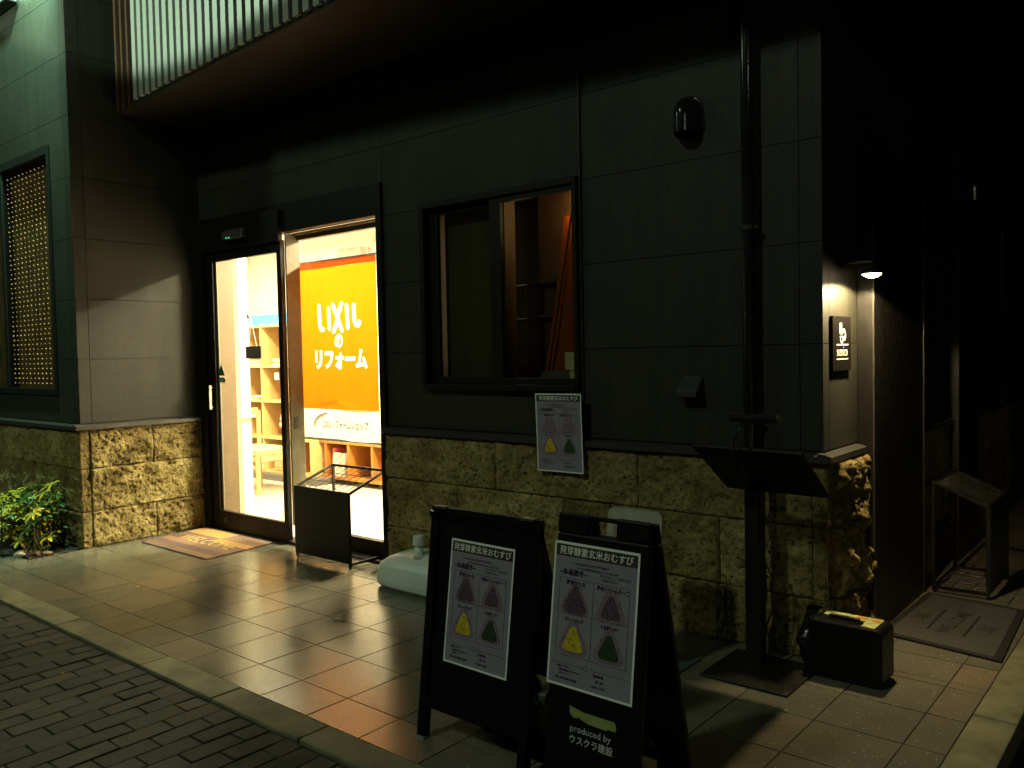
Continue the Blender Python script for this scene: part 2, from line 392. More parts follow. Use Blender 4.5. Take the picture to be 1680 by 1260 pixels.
def finish(name, me, mat, parent=None, bevel=0, smooth=False, world=True, seg=2):
    if mat:
        for m in (mat if isinstance(mat, (list, tuple)) else [mat]): me.materials.append(m)
    if smooth:
        for p in me.polygons: p.use_smooth = True
    o = bpy.data.objects.new(name, me); COL.objects.link(o)
    if parent:
        o.parent = parent
        if world: o.matrix_parent_inverse = WM[parent.name].inverted()
    if bevel:
        b = o.modifiers.new('bevel', 'BEVEL'); b.width = bevel; b.segments = seg; b.limit_method = 'ANGLE'; b.angle_limit = rad(40)
    WM[o.name] = (WM[parent.name] @ o.matrix_parent_inverse) if parent else Matrix()
    return o
WM = {}
def thing(name, label, cat, loc=(0, 0, 0), group=None, rz=0):
    o = bpy.data.objects.new(name, None); COL.objects.link(o); o.empty_display_size = 0.1
    o.location = loc; o.rotation_euler = (0, 0, rz)
    WM[o.name] = Matrix.Translation(loc) @ Matrix.Rotation(rz, 4, 'Z')
    return tag(o, label, cat, group)
def tag(o, label, cat, group=None, kind=None):
    if label: o['label'] = label
    if cat: o['category'] = cat
    if group: o['group'] = group
    if kind: o['kind'] = kind
    return o
def struct(o): o['kind'] = 'structure'; return o

def text_mesh(items):
    """items: (string, x, y, size, align, bold, xscale) in a local XY plane -> mesh"""
    bm = bmesh.new()
    for it in items:
        s, x, y, size, al, off, xs = (list(it) + ['LEFT', 0.0, 1.0][len(it) - 4:])[:7]
        cu = bpy.data.curves.new('t', 'FONT'); cu.body = s; cu.size = size; cu.align_x = al; cu.offset = off; cu.resolution_u = 2; cu.fill_mode = 'BOTH'
        o = bpy.data.objects.new('t', cu); COL.objects.link(o)
        dg = bpy.context.evaluated_depsgraph_get(); dg.update()
        me = bpy.data.meshes.new_from_object(o.evaluated_get(dg))
        me.transform(Matrix.Translation((x, y, 0)) @ Matrix.Diagonal((xs, 1, 1, 1)))
        bm.from_mesh(me)
        bpy.data.objects.remove(o); bpy.data.curves.remove(cu); bpy.data.meshes.remove(me)
    me = bpy.data.meshes.new('lettering'); bm.to_mesh(me); bm.free()
    return me
def stroke(mb, pts, w, z=0.0, closed=False):
    """flat round-capped pen stroke in XY"""
    for a, b in zip(pts, pts[1:]):
        a = Vector((a[0], a[1], z)); b = Vector((b[0], b[1], z)); d = (b - a)
        if d.length < 1e-6: continue
        d.normalize(); n = Vector((-d.y, d.x, 0)) * w / 2
        mb.quad(a - n, b - n, b + n, a + n)
    for i, p in enumerate(pts):
        zz = z + 0.0002 * (1 + i % 2)
        mb.quad(*[(p[0] + w / 2 * math.cos(k * PI / 5), p[1] + w / 2 * math.sin(k * PI / 5), zz) for k in range(10)])
def place(me, M):
    me.transform(M); return me
def faceM(loc, tilt=0.0, yaw=0.0):
    """local X right, Y up, Z toward -Y; tilt leans the top back"""
    return Matrix.Translation(loc) @ Matrix.Rotation(yaw, 4, 'Z') @ Matrix.Rotation(PI / 2 - tilt, 4, 'X')

def light(name, typ, loc, power, color, **kw):
    l = bpy.data.lights.new(name, typ); l.energy = power; l.color = color
    for k, v in kw.items(): setattr(l, k, v)
    o_ = bpy.data.objects.new(name, l); COL.objects.link(o_); o_.location = loc; return o_
def aim(o_, tgt): o_.rotation_euler = (Vector(tgt) - o_.location).to_track_quat('-Z', 'Y').to_euler()
# ------------------------------------------------------------------ ground
YW = 3.555; XR = -6.2; YG = 2.58; XC = -1.256
struct(MB().quad((-60, -60, -0.09), (60, -60, -0.09), (60, 60, -0.09), (-60, 60, -0.09)).build('ground', ASP))
mb = MB()
def tiles(x0, x1, y0, y1):
    i0 = math.floor((x0 - TX0) / TILE); i1 = math.ceil((x1 - TX0) / TILE)
    j0 = math.floor((y0 - TY0) / TILE); j1 = math.ceil((y1 - TY0) / TILE)
    g = 0.0028
    for i in range(i0, i1):
        for j in range(j0, j1):
            a0 = max(TX0 + i * TILE, x0) + g; a1 = min(TX0 + (i + 1) * TILE, x1) - g
            b0 = max(TY0 + j * TILE, y0) + g; b1 = min(TY0 + (j + 1) * TILE, y1) - g
            if a1 - a0 < 0.01 or b1 - b0 < 0.01: continue
            t = [random.uniform(-0.0006, 0.0006) for _ in range(4)]
            mb.add([(a0, b0, t[0]), (a1, b0, t[1]), (a1, b1, t[2]), (a0, b1, t[3]), (a0, b0, -.01), (a1, b0, -.01), (a1, b1, -.01), (a0, b1, -.01)],
                   [(0, 1, 2, 3), (0, 4, 5, 1), (1, 5, 6, 2), (2, 6, 7, 3), (3, 7, 4, 0)])
tiles(-6.25, -0.65, 1.855, 3.62)
tiles(-7.6, -6.25, 1.855, 2.20)
tiles(XC, -0.65, 3.62, 9.0)
struct(mb.build('paving', TIL))
mb = MB()
mb.box(-9, -0.65, 1.855, 3.72, -0.08, -0.0035); mb.box(-1.4, -0.65, 3.72, 9, -0.08, -0.0035)
struct(mb.build('paving_bed', GRO))
# kerb stones
mb = MB(); edges = [-9.0, -7.15, -6.3, -5.72, -5.122, -4.522, -3.616, -3.028, -2.456, -1.86, -1.26, -0.655]
for a, b in zip(edges, edges[1:]):
    yi = 1.853 + random.uniform(-0.002, 0.002)
    mb.box(a + 0.003, b - 0.003, 1.716 + random.uniform(-0.003, 0.003), yi, -0.085, 0.004 + random.uniform(-0.0015, 0.0015))
struct(mb.build('kerb', KER, bevel=0.006))
mb = MB(); ys = [-1.0, 0.4, 1.2, 1.853, 2.6, 3.335, 4.05, 4.8, 5.6, 6.4, 7.4, 9]
for a, b in zip(ys, ys[1:]):
    mb.box(-0.647, -0.505, a + 0.003, b - 0.003, -0.085, 0.006 + random.uniform(-0.0015, 0.0015))
struct(mb.build('side_kerb', KER, bevel=0.006))
# brick pavement
mb = MB(); bw, bl = 0.1, 0.2
for i in range(-92, 14):
    off = (i % 2) * 0.1
    y = 1.700 - off if off else 1.700
    segs = []
    if off: segs.append((1.600, 1.700))
    top = 1.600 if off else 1.700
    while top > -1.4:
        segs.append((top - bl, top)); top -= bl
    for a, b in segs:
        x0 = i * bw; h = -0.001 + random.uniform(-0.0015, 0.0015); tx = random.uniform(-0.002, 0.002); ty = random.uniform(-0.002, 0.002); g = 0.0024; c = 0.003
        A = (x0 + g, a + g); B = (x0 + bw - g, b - g)
        o = [(A[0], A[1]), (B[0], A[1]), (B[0], B[1]), (A[0], B[1])]
        inn = [(A[0] + c, A[1] + c), (B[0] - c, A[1] + c), (B[0] - c, B[1] - c), (A[0] + c, B[1] - c)]
        hz = [h - tx - ty, h + tx - ty, h + tx + ty, h - tx + ty]
        mb.add([(p[0], p[1], -0.05) for p in o] + [(p[0], p[1], q - 0.003) for p, q in zip(o, hz)] + [(p[0], p[1], q) for p, q in zip(inn, hz)],
               [(8, 9, 10, 11)] + [(4 + k, 4 + (k + 1) % 4, 8 + (k + 1) % 4, 8 + k) for k in range(4)] + [(k, (k + 1) % 4, 4 + (k + 1) % 4, 4 + k) for k in range(4)])
struct(mb.build('pavement', BRI))
struct(MB().box(-9.3, 1.4, -1.5, 1.715, -0.085, -0.011).build('pavement_bed', MOS))
# planting bed soil
struct(MB().grid(lambda u, v: (-7.9 + 1.72 * u, 2.2 + 0.4 * v, 0.005 + 0.03 * noise.noise(Vector((u * 12, v * 4, 0)))), 40, 10).build('soil', SOI))

# ------------------------------------------------------------------ the shop building
B = thing('shop_building', 'dark panelled shop on a rough stone base with lit entrance and slatted balcony', 'building', (-3.7, 3.6, 0))
ZJ = [0.90, 1.361, 1.795, 2.229, 2.662, 3.096, 3.53, 3.96, 4.4, 4.84, 5.3]
def subtract(r, o):
    u0, u1, z0, z1 = r; a0, a1, b0, b1 = o
    if a0 >= u1 or a1 <= u0 or b0 >= z1 or b1 <= z0: return [r]
    out = []
    if b1 < z1: out.append((u0, u1, b1, z1))
    if b0 > z0: out.append((u0, u1, z0, b0))
    m0, m1 = max(z0, b0), min(z1, b1)
    if a0 > u0: out.append((u0, a0, m0, m1))
    if a1 < u1: out.append((a1, u1, m0, m1))
    return out
def panels(us, zs, holes, put, g=0.0017):
    for a, b in zip(us, us[1:]):
        for c, d in zip(zs, zs[1:]):
            rs = [(a + g, b - g, c + g, d - g)]
            for h in holes: rs = [q for r in rs for q in subtract(r, h)]
            for r in rs: put(*r)
mb = MB()
DOOR = (-6.3, -4.03, -1, 2.42); WIN = (-3.655, -2.50, 1.14, 2.25)
put = lambda u0, u1, z0, z1: mb.box(u0, u1, YW, YW + 0.014, z0, z1)
panels([XR, -4.012, -2.485, -1.355, XC], ZJ, [DOOR, WIN], put)
put = lambda u0, u1, z0, z1: mb.box(XR - 0.014, XR, u0, u1, z0, z1)
panels([YG + 0.0, YG + 0.085, YW + 0.05], ZJ, [], put)
GW = (-8.9, -6.535, 1.10, 2.945)
put = lambda u0, u1, z0, z1: mb.box(u0, u1, YG, YG + 0.014, z0, z1)
panels([-9.6, -8.4, -6.285 + 0.0, XR], ZJ, [GW], put)
put = lambda u0, u1, z0, z1: mb.box(XC - 0.014, XC, u0, u1, z0, z1)
panels([YW, YW + 0.075, 4.0, 5.75, 7.5, 9.2], ZJ, [], put)
mb.build('wall_panels', SID, B)
mb = MB()   # core behind the joints
mb.box(XR + 0.0, -4.03, YW + 0.016, YW + 0.10, 2.42, 5.3)
mb.box(-4.03, WIN[0], YW + 0.016, YW + 0.10, 0, 5.3); mb.box(WIN[1], XC - 0.1, YW + 0.016, YW + 0.10, 0, 5.3)
mb.box(WIN[0], WIN[1], YW + 0.016, YW + 0.10, 0, WIN[2]); mb.box(WIN[0], WIN[1], YW + 0.016, YW + 0.10, WIN[3], 5.3)
mb.box(XR - 0.10, XR - 0.016, YG + 0.1, YW + 0.10, 0, 5.3)
mb.box(-9.6, GW[0], YG + 0.016, YG + 0.1, 0, 5.3); mb.box(GW[1], XR - 0.016, YG + 0.016, YG + 0.1, 0, 5.3)
mb.box(GW[0], GW[1], YG + 0.016, YG + 0.1, 0, GW[2]); mb.box(GW[0], GW[1], YG + 0.016, YG + 0.1, GW[3], 5.3)
mb.box(XC - 0.1, XC - 0.016, YW + 0.016, 9.2, 0, 5.3)
mb.build('wall_core', simple('joint_sealant', (0.016, 0.015, 0.013), 0.8), B)

def stone_face(O, U, Nn, blocks, step=0.008, seed=0.0, bulge=0.026, amp=0.012):
    O = Vector(O); U = Vector(U); Nn = Vector(Nn); Z = Vector((0, 0, 1)); mb_ = MB()
    for bi, (u0, u1, z0, z1) in enumerate(blocks):
        nu = max(6, int((u1 - u0) / step)); nv = max(6, int((z1 - z0) / step))
        boff = random.uniform(-0.006, 0.006)
        def fn(a, b):
            u = u0 + (u1 - u0) * a; z = z0 + (z1 - z0) * b
            wob = 0.004 * noise.noise(Vector((u * 9 + seed, z * 9, bi)))
            e = min(a * (u1 - u0), (1 - a) * (u1 - u0), b * (z1 - z0), (1 - b) * (z1 - z0))
            k = min(1.0, e / 0.009) ** 0.5
            P = Vector((u * 7 + seed, z * 7, seed + bi * 3.1))
            h = noise.fractal(P, 0.75, 2.1, 5) * amp + noise.ridged_multi_fractal(P * 2.2, 0.9, 2.2, 4, 1.0, 2.0) * amp * 0.35 - amp * .3
            pit = noise.noise(Vector((u * 48 + seed, z * 36, bi)))
            if pit < -0.30: h -= 0.014 * min(1, (-pit - 0.30) * 5)
            d = 0.012 + k * (bulge - 0.016 + boff + h)
            g = 0.0016
            uu = min(max(u + wob, u0 + g), u1 - g); zz = min(max(z + wob, z0 + g), z1 - g)
            return O + U * uu + Z * zz + Nn * d
        mb_.grid(fn, nu, nv)
    return mb_
S = MB()
def merge(a, b): a.add(b.v, b.f)
zc = [0, 0.262, 0.572, 0.855]
front = [(-4.02, -3.095, zc[2], zc[3]), (-3.095, -2.165, zc[2], zc[3]), (-2.165, XC - 0.045, zc[2], zc[3]),
         (-4.02, -3.40, zc[1], zc[2]), (-3.40, -2.622, zc[1], zc[2]), (-2.622, -1.73, zc[1], zc[2]), (-1.73, XC - 0.045, zc[1], zc[2]),
         (-4.02, -2.90, zc[0], zc[1]), (-2.90, -2.05, zc[0], zc[1]), (-2.05, -1.70, zc[0], zc[1]), (-1.70, XC - 0.045, zc[0], zc[1])]
merge(S, stone_face((0, YW + 0.0, 0), (1, 0, 0), (0, -1, 0), front, seed=3))
# dressed margin at the corners, rough side blocks
for k in range(3):
    merge(S, stone_face((0, YW, 0), (1, 0, 0), (0, -1, 0), [(XC - 0.045, XC + 0.02, zc[k], zc[k + 1])], seed=11 + k, bulge=0.022, amp=0.004))
S.build('stone_base', STO, B, smooth=True); S = MB()
side = [(0.0, 0.07, zc[k], zc[k + 1]) for k in range(3)]
merge(S, stone_face((XC, YW - 0.02, 0), (0, 1, 0), (1, 0, 0), side, seed=17, bulge=0.024, amp=0.004))
merge(S, stone_face((XC, YW + 0.05, 0), (0, 1, 0), (1, 0, 0), [(0, 0.40, zc[k], zc[k + 1]) for k in range(3)], seed=21, bulge=0.05, amp=0.055))
S.build('stone_base', STO, B, smooth=True); S = MB()
merge(S, stone_face((XC, 5.05, 0), (0, 1, 0), (1, 0, 0), [(0, 0.68, zc[k], zc[k + 1]) for k in range(3)], seed=27, step=0.014))
merge(S, stone_face((XC, 6.3, 0), (0, 1, 0), (1, 0, 0), [(0, 1.5, zc[k], zc[k + 1]) for k in range(3)], seed=29, step=0.018))
# return wall (lit by the door)
S.build('stone_base', STO, B, smooth=True); S = MB()
ret = [(0.055, 0.52, zc[2], zc[3]), (0.52, 0.955, zc[2], zc[3]), (0.055, 0.955, zc[1], zc[2]), (0.055, 0.53, zc[0], zc[1]), (0.53, 0.955, zc[0], zc[1])]
merge(S, stone_face((XR, YG, 0), (0, 1, 0), (1, 0, 0), ret, seed=33, amp=0.020, bulge=0.024, step=0.006))
merge(S, stone_face((XR, YG - 0.018, 0), (0, 1, 0), (1, 0, 0), [(0, 0.072, zc[k], zc[k + 1]) for k in range(3)], seed=37, bulge=0.022, amp=0.003))
gr = [(-8.9, -7.05, zc[2], zc[3]), (-7.05, XR + 0.018, zc[2], zc[3]), (-8.9, -7.5, zc[1], zc[2]), (-7.5, XR + 0.018, zc[1], zc[2]), (-8.9, -6.95, zc[0], zc[1]), (-6.95, XR + 0.018, zc[0], zc[1])]
merge(S, stone_face((0, YG, 0), (1, 0, 0), (0, -1, 0), gr, seed=41, step=0.011, bulge=0.022))
S.build('stone_base', STO, B, smooth=True)
mb = MB()
mb.box(-4.02, XC, YW + 0.003, YW + 0.015, 0, 0.86); mb.box(XR - 0.012, XR - 0.001, YG, YW, 0, 0.86); mb.box(-9, XR, YG + 0.003, YG + 0.013, 0, 0.86)
mb.box(XC - 0.013, XC - 0.002, YW, 9.2, 0, 0.86)
mb.build('mortar_backing', MOR, B)
# drip trim between stone and panels (profile: sloped lip)
def trim(mb, a, b, n):
    a = Vector(a); b = Vector(b); n = Vector(n); z = Vector((0, 0, 1))
    prof = [(-0.01, 0.897), (0.020, 0.893), (0.050, 0.884), (0.050, 0.858), (0.044, 0.855), (-0.01, 0.855)]
    vs = [p + n * d + z * h for p in (a, b) for d, h in prof]; k = len(prof)
    mb.add(vs, [tuple(range(k)), tuple(reversed(range(k, 2 * k)))] + [(i, (i + 1) % k, k + (i + 1) % k, k + i) for i in range(k)])
mb = MB()
trim(mb, (-4.02, YW, 0), (XC - 0.0102, YW, 0), (0, -1, 0)); trim(mb, (XC, YW - 0.05, 0), (XC, 3.985, 0), (1, 0, 0))
trim(mb, (-9.4, YG, 0), (XR - 0.0102, YG, 0), (0, -1, 0)); trim(mb, (XR, YG - 0.05, 0), (XR, YW - 0.06, 0), (1, 0, 0))
trim(mb, (XC, 5.0, 0), (XC, 8.5, 0), (1, 0, 0))
mb.build('drip_trim', TRM, B)

# soffit and slatted balcony (front edge runs slightly off parallel)
ZS = 3.17
def fy(x): return 2.915 - (x + 6.439) * 0.0507
mb = MB()
XE = 0.3
mb.add([(-6.40, fy(-6.4) + .03, ZS), (XE, fy(XE) + .03, ZS), (XE, YW, ZS), (-6.195, YW, ZS), (-6.195, 2.95, ZS),
        (-6.40, fy(-6.4) + .03, ZS + .2), (XE, fy(XE) + .03, ZS + .2), (XE, YW, ZS + .2), (-6.195, YW, ZS + .2), (-6.195, 2.95, ZS + .2)],
       [(0, 4, 3, 2, 1), (5, 6, 7, 8, 9), (0, 1, 6, 5), (1, 2, 7, 6), (2, 3, 8, 7), (3, 4, 9, 8), (4, 0, 5, 9)])
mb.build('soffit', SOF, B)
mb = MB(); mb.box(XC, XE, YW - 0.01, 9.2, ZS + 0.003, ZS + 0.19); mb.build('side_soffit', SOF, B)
mb = MB(); mp_ = MB()
x = -6.44
ux = Vector((1, -0.0507, 0)).normalized(); ang = math.atan2(ux.y, ux.x)
while x < XE:
    M = Matrix.Translation((x, fy(x), 0)) @ Matrix.Rotation(ang, 4, 'Z')
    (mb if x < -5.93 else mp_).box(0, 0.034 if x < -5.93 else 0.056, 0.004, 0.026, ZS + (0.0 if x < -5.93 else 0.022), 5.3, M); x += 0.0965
y = fy(XE)
while y < 9.2:
    mb.box(XE - 0.03, XE + 0.03, y, y + 0.034, ZS, 5.3); y += 0.0965
for z in (ZS + 0.004,): mb.box(0, 6.72, 0.031, 0.045, z, z + 0.05, Matrix.Translation((-6.44, fy(-6.44), 0)) @ Matrix.Rotation(ang, 4, 'Z'))
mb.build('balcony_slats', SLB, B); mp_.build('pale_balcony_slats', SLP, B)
M = Matrix.Translation((-5.925, fy(-5.925) + 0.02, 0)) @ Matrix.Rotation(ang, 4, 'Z')
MB().box(0, 6.15, 0.03, 0.045, ZS + 0.055, 5.3, M).build('balcony_screen', SLB, B)
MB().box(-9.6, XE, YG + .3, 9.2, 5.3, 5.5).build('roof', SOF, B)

# interior shell
mb = MB()
mb.box(-9.0, -1.6, 5.80, 5.9, 0, 2.62)
mb.box(-9.1, -9.0, 3.68, 5.9, 0, 2.62); mb.box(-4.0, -3.9, 3.66, 5.8, 0, 2.62)
mb.box(-9.0, -6.3, 3.66, 3.70, 0, 2.62)
mb.build('interior_wall', WHT, B)
mb = MB(); mb.box(-6.475, -6.28, 3.93, 4.02, 0.02, 2.6); mb.box(-6.50, -6.235, 3.90, 4.04, 0.845, 0.862)
mb.build('inner_pillar', CRM, B)
MB().box(-9.0, -1.6, 3.60, 5.8, 2.60, 2.66).build('ceiling', CEI, B)
mb = MB()
for i in range(-18, -7):
    for j in range(9, 15):
        mb.box(i * 0.5 + .0015, i * 0.5 + .4985, j * 0.4 + .0015, j * .4 + .3985, -0.02, 0.02)
mb.box(-9, -3.6, 3.58, 3.6 , -0.02, 0.016)
mb.build('interior_floor', FLO, B)
MB().box(-9.1, -3.5, 3.59, 6.0, -0.03, 0.014).build('floor_bed', GRO, B)
mb = MB(); mb.box(-8.9, -7.0, 5.2, 5.8, 0.02, 0.085); mb.build('interior_plinth', simple('dark_plinth', (0.10, 0.085, 0.07), 0.6), B)
# ceiling lights (lit)
EMW = mat_emit('lit_ceiling_panel', (1.0, 0.86, 0.62), 6)
for (cx, cy) in ((-5.55, 4.35), (-7.4, 4.45), (-4.62, 4.75)):
    f = MB().box(cx - 0.62, cx + 0.62, cy - 0.13, cy + 0.13, 2.565, 2.60).build('ceiling_light', simple('fixture_white', (0.8, 0.8, 0.78), 0.5) if 'fixture_white' not in MATS else MATS['fixture_white'], B)
    MB().box(cx - 0.60, cx + 0.60, cy - 0.11, cy + 0.11, 2.558, 2.564).build('diffuser', EMW, f)
mb = MB(); mb.box(-6.86, -6.50, 5.45, 5.6, 2.30, 2.44); mb.build('wall_unit', simple('grey_unit', (0.25, 0.22, 0.17), 0.5), B, 0.01)

# entrance: frame, moving leaf, fixed light
mb = MB()
mb.box(-6.195, -6.085, YW - 0.055, YW + 0.10, 0, 2.44)           # left jamb
mb.box(-4.062, -4.012, YW - 0.022, YW + 0.10, 0, 2.44)           # right jamb
mb.box(-6.085, -4.062, YW - 0.018, YW + 0.06, 2.236, 2.44)       # head
mb.box(-6.085, -5.062, YW - 0.055, YW - 0.0185, 2.172, 2.40)       # operator cover
mb.box(-6.085, -4.062, YW - 0.03, YW + 0.095, 0.0, 0.022)
mb.build('door_frame', DRK, B, 0.003)
leaf = MB(); yl0, yl1 = YW - 0.028, YW + 0.008
leaf.box(-6.075, -5.985, yl0, yl1, 0.026, 2.185); leaf.box(-5.128, -5.078, yl0, yl1, 0.026, 2.185)
leaf.box(-5.985, -5.128, yl0, yl1, 2.102, 2.185); leaf.box(-5.985, -5.128, yl0, yl1, 0.026, 0.152)
leaf = leaf.build('sliding_door', DRK, B, 0.002)
MB().box(-5.985, -5.128, YW - 0.012, YW - 0.006, 0.152, 2.102).build('door_pane', GLS, leaf)
MB().box(-5.985, -5.962, YW - 0.005, YW + 0.007, 0.153, 2.101).build('glazing_bead', TNM, leaf)
mb = MB(); mb.bar((-6.02, YW - 0.06, 0.95), (-6.02, YW - 0.06, 1.14), 0.012, 0.02); mb.bar((-6.02, YW - .03, .97), (-6.02, YW - .062, .97), .01); mb.bar((-6.02, YW - .03, 1.12), (-6.02, YW - .062, 1.12), .01)
mb.build('handle', simple('steel', (0.4, 0.4, 0.38), 0.3, 0.9), leaf)
mb = MB(); Mf = faceM((-5.90, YW - 0.029, 0.085)); mb.prism([(0.022 * math.cos(k * PI / 10), 0.022 * math.sin(k * PI / 10)) for k in range(20)], 0, 0.004, Mf); mb.build('lock', TRM, leaf)
mb = MB(); mb.prism([(-5.975, 1.215), (-5.875, 1.215), (-5.925, 1.31)], 0, 0.001, Matrix(((1, 0, 0, 0), (0, 0, -1, YW - 0.0125), (0, 1, 0, 0), (0, 0, 0, 1))))
mb.build('triangle_sticker', STG, leaf)
mb = MB(); mb.prism([(-5.98, 1.16), (-5.885, 1.16), (-5.868, 1.18), (-5.885, 1.20), (-5.98, 1.20)], 0, 0.001, Matrix(((1, 0, 0, 0), (0, 0, -1, YW - 0.0125), (0, 1, 0, 0), (0, 0, 0, 1))))
mb.build('arrow_sticker', STG, leaf)
finish('sticker_lettering', place(text_mesh([('自動', -0.032, -0.012, 0.03)]), faceM((-5.925, YW - 0.0145, 1.18))), LWH, leaf)
fx = MB(); fx.box(-5.083, -5.066, YW + 0.012, YW + 0.128, 0.131, 2.2355); fx.box(-5.0655, -4.062, YW + 0.061, YW + 0.15, 2.222, 2.2355); fx.box(-5.0655, -4.102, YW + .10, YW + .15, 2.19, 2.2215)
fx = fx.build('fixed_window', TNM, B, 0.002)
mb = MB(); mb.box(-5.045, -4.062, YW + 0.03, YW + 0.08, 0.023, 0.13); mb.box(-4.10, -4.063, YW + 0.03, YW + 0.078, 0.13, 2.184); mb.build('rail', DRK, fx, 0.002)
MB().box(-5.065, -4.10, YW + 0.120, YW + 0.126, 0.131, 2.1895).build('pane', GLS, fx)
MB().box(-5.0655, -5.061, YW + 0.040, YW + 0.075, 0.83, 0.915).build('lock_plate', TRM, fx, 0.002)
# tan inner jamb at the left
MB().box(-6.195, -6.0, YW + 0.101, YW + 0.16, 0.02, 2.6).build('inner_jamb', TAN, B)
mb = MB(); mb.box(-6.02, -5.999, YW + 0.03, YW + 0.155, 0.03, 2.2); mb.build('inner_reveal', TAN, B)
# motion sensor
sen = MB().box(-5.72, -5.44, YW - 0.105, YW - 0.056, 2.235, 2.305).build('motion_sensor', simple('sensor_grey', (0.06, 0.065, 0.065), 0.25), B, 0.012)
mb = MB()
for k in range(2): mb.lathe([(0.004, 0), (0.004, 0.003)], 8, (-5.64 + 0.035 * k, YW - 0.107, 2.245))
mb.build('indicator_light', mat_emit('green_led', (0.1, 1, 0.35), 3), sen)
MB().box(-5.475, -5.462, YW - 0.108, YW - 0.1055, 2.245, 2.30).build('chrome_strip', simple('chrome', (0.5, 0.6, 0.6), 0.2, 1), sen)

# side window
def window_unit():
    fr = MB(); x0, x1, z0, z1 = WIN; y0, y1 = YW - 0.035, YW + 0.07
    fr.box(x0, x0 + 0.035, y0, y1, z0, z1); fr.box(x1 - 0.02, x1, y0, y1, z0, z1); fr.box(x0 + .035, x1 - .02, y0, y1, z1 - 0.035, z1); fr.box(x0 + .035, x1 - .02, y0 - 0.012, y1, z0, z0 + 0.03)
    fr = fr.build('window', DRK, B, 0.003)
    s1 = MB(); ya, yb = YW + 0.015, YW + 0.04
    s1.box(-3.615, -3.548, ya, yb, 1.172, 2.213); s1.box(-3.12, -3.065, ya, yb, 1.172, 2.213); s1.box(-3.548, -3.12, ya, yb, 2.178, 2.213); s1.box(-3.548, -3.12, ya, yb, 1.172, 1.215)
    s1 = s1.build('sash', DRK, fr, 0.002)
    MB().box(-3.548, -3.12, YW + .025, YW + .03, 1.215, 2.178).build('pane', GL2, fr)
    s2 = MB(); ya, yb = YW - 0.018, YW + 0.010
    s2.box(-3.105, -3.025, ya, yb, 1.172, 2.213); s2.box(-2.538, -2.522, ya, yb, 1.172, 2.213); s2.box(-3.025, -2.538, ya, yb, 2.182, 2.213); s2.box(-3.025, -2.538, ya, yb, 1.172, 1.208)
    s2 = s2.build('sash', DRK, fr, 0.002)
    MB().box(-3.025, -2.538, YW - .006, YW - .001, 1.208, 2.182).build('pane', GL2, fr)
    MB().box(-3.052, -3.028, YW + 0.0105, YW + 0.03, 1.60, 1.665).build('latch', TNM, fr, 0.003)
window_unit()
MB().box(-2.490, -2.483, YW - 0.016, YW - 0.001, 0.90, 5.2).build('joint_cover', TRM, B)
# window nook behind the glass: wood reveals, dim timber back, brightened by two added lights
mb = MB()
mb.box(-3.70, -3.60, YW + 0.075, YW + 0.40, 1.05, 2.35); mb.box(-2.50, -2.40, YW + 0.10, YW + 0.40, 1.05, 2.35)
mb.box(-3.70, -2.40, YW + 0.10, YW + 0.40, 2.26, 2.35); mb.box(-3.70, -2.40, YW + 0.10, YW + 0.40, 1.05, 1.14)
mb.build('window_reveal', TAN, B)
MB().box(-3.11, -3.072, YW + 0.075, YW + 0.17, 1.14, 2.26).build('wood_mullion', TAN, B)
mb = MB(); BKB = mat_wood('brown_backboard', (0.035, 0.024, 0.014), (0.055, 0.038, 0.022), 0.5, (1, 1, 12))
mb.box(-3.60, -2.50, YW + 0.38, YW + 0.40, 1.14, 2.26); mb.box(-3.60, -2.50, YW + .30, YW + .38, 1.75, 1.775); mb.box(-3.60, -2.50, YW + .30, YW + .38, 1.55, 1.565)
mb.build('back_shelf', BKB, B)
MB().box(-3.575, -3.075, YW + .108, YW + .110, 1.141, 2.259).build('roller_blind', mat_cloth('olive_blind', (0.13, 0.115, 0.07), 0.5, 0.15, 3), B)
MB().box(-3.04, -2.505, YW + .345, YW + .35, 1.141, 2.259).build('roller_blind', mat_cloth('brown_blind', (0.10, 0.06, 0.03), 0.3, 0.3, 2), B)
bk_ = light('blind_fill_light', 'AREA', (-3.32, YW + .32, 1.72), 1.6, (1.0, 0.78, 0.42), shape='RECTANGLE', size=.4, size_y=.9); bk_.rotation_euler = (-PI / 2, 0, 0)  # added area light, no lamp there; brightens the blind from behind
# decorative left window with bead curtain
mb = MB(); x0, x1, z0, z1 = GW
mb.box(x1 - 0.045, x1, YG - 0.014, YG + 0.06, z0, z1); mb.box(x0, x1 - .045, YG - 0.014, YG + 0.06, z1 - 0.07, z1); mb.box(x0, x1 - .045, YG - 0.014, YG + 0.06, z0, z0 + 0.05); mb.box(x0, x0 + 0.05, YG - .014, YG + .06, z0 + .05, z1 - .07)
mb.box(-7.52, -7.47, YG - 0.01, YG + 0.06, z0 + .05, z1 - .07)
lw = mb.build('window', simple('charcoal_frame', (0.010, 0.011, 0.010), 0.4, 0.0), B, 0.004)
MB().box(x0 + .05, x1 - .045, YG - 0.002, YG + 0.003, z0 + .05, z1 - .07).build('pane', mat_glass('bead_window_glass', (0.9, 0.92, 0.9), 0.8), lw)
MB().box(x0, x1, YG + 0.07, YG + 0.08, z0, z1).build('curtain', simple('brown_curtain', (0.16, 0.085, 0.025), 0.8, 0, 0.8, 9, scale=(6, 1, 0.6)), lw)
mb = MB(); rows = 44
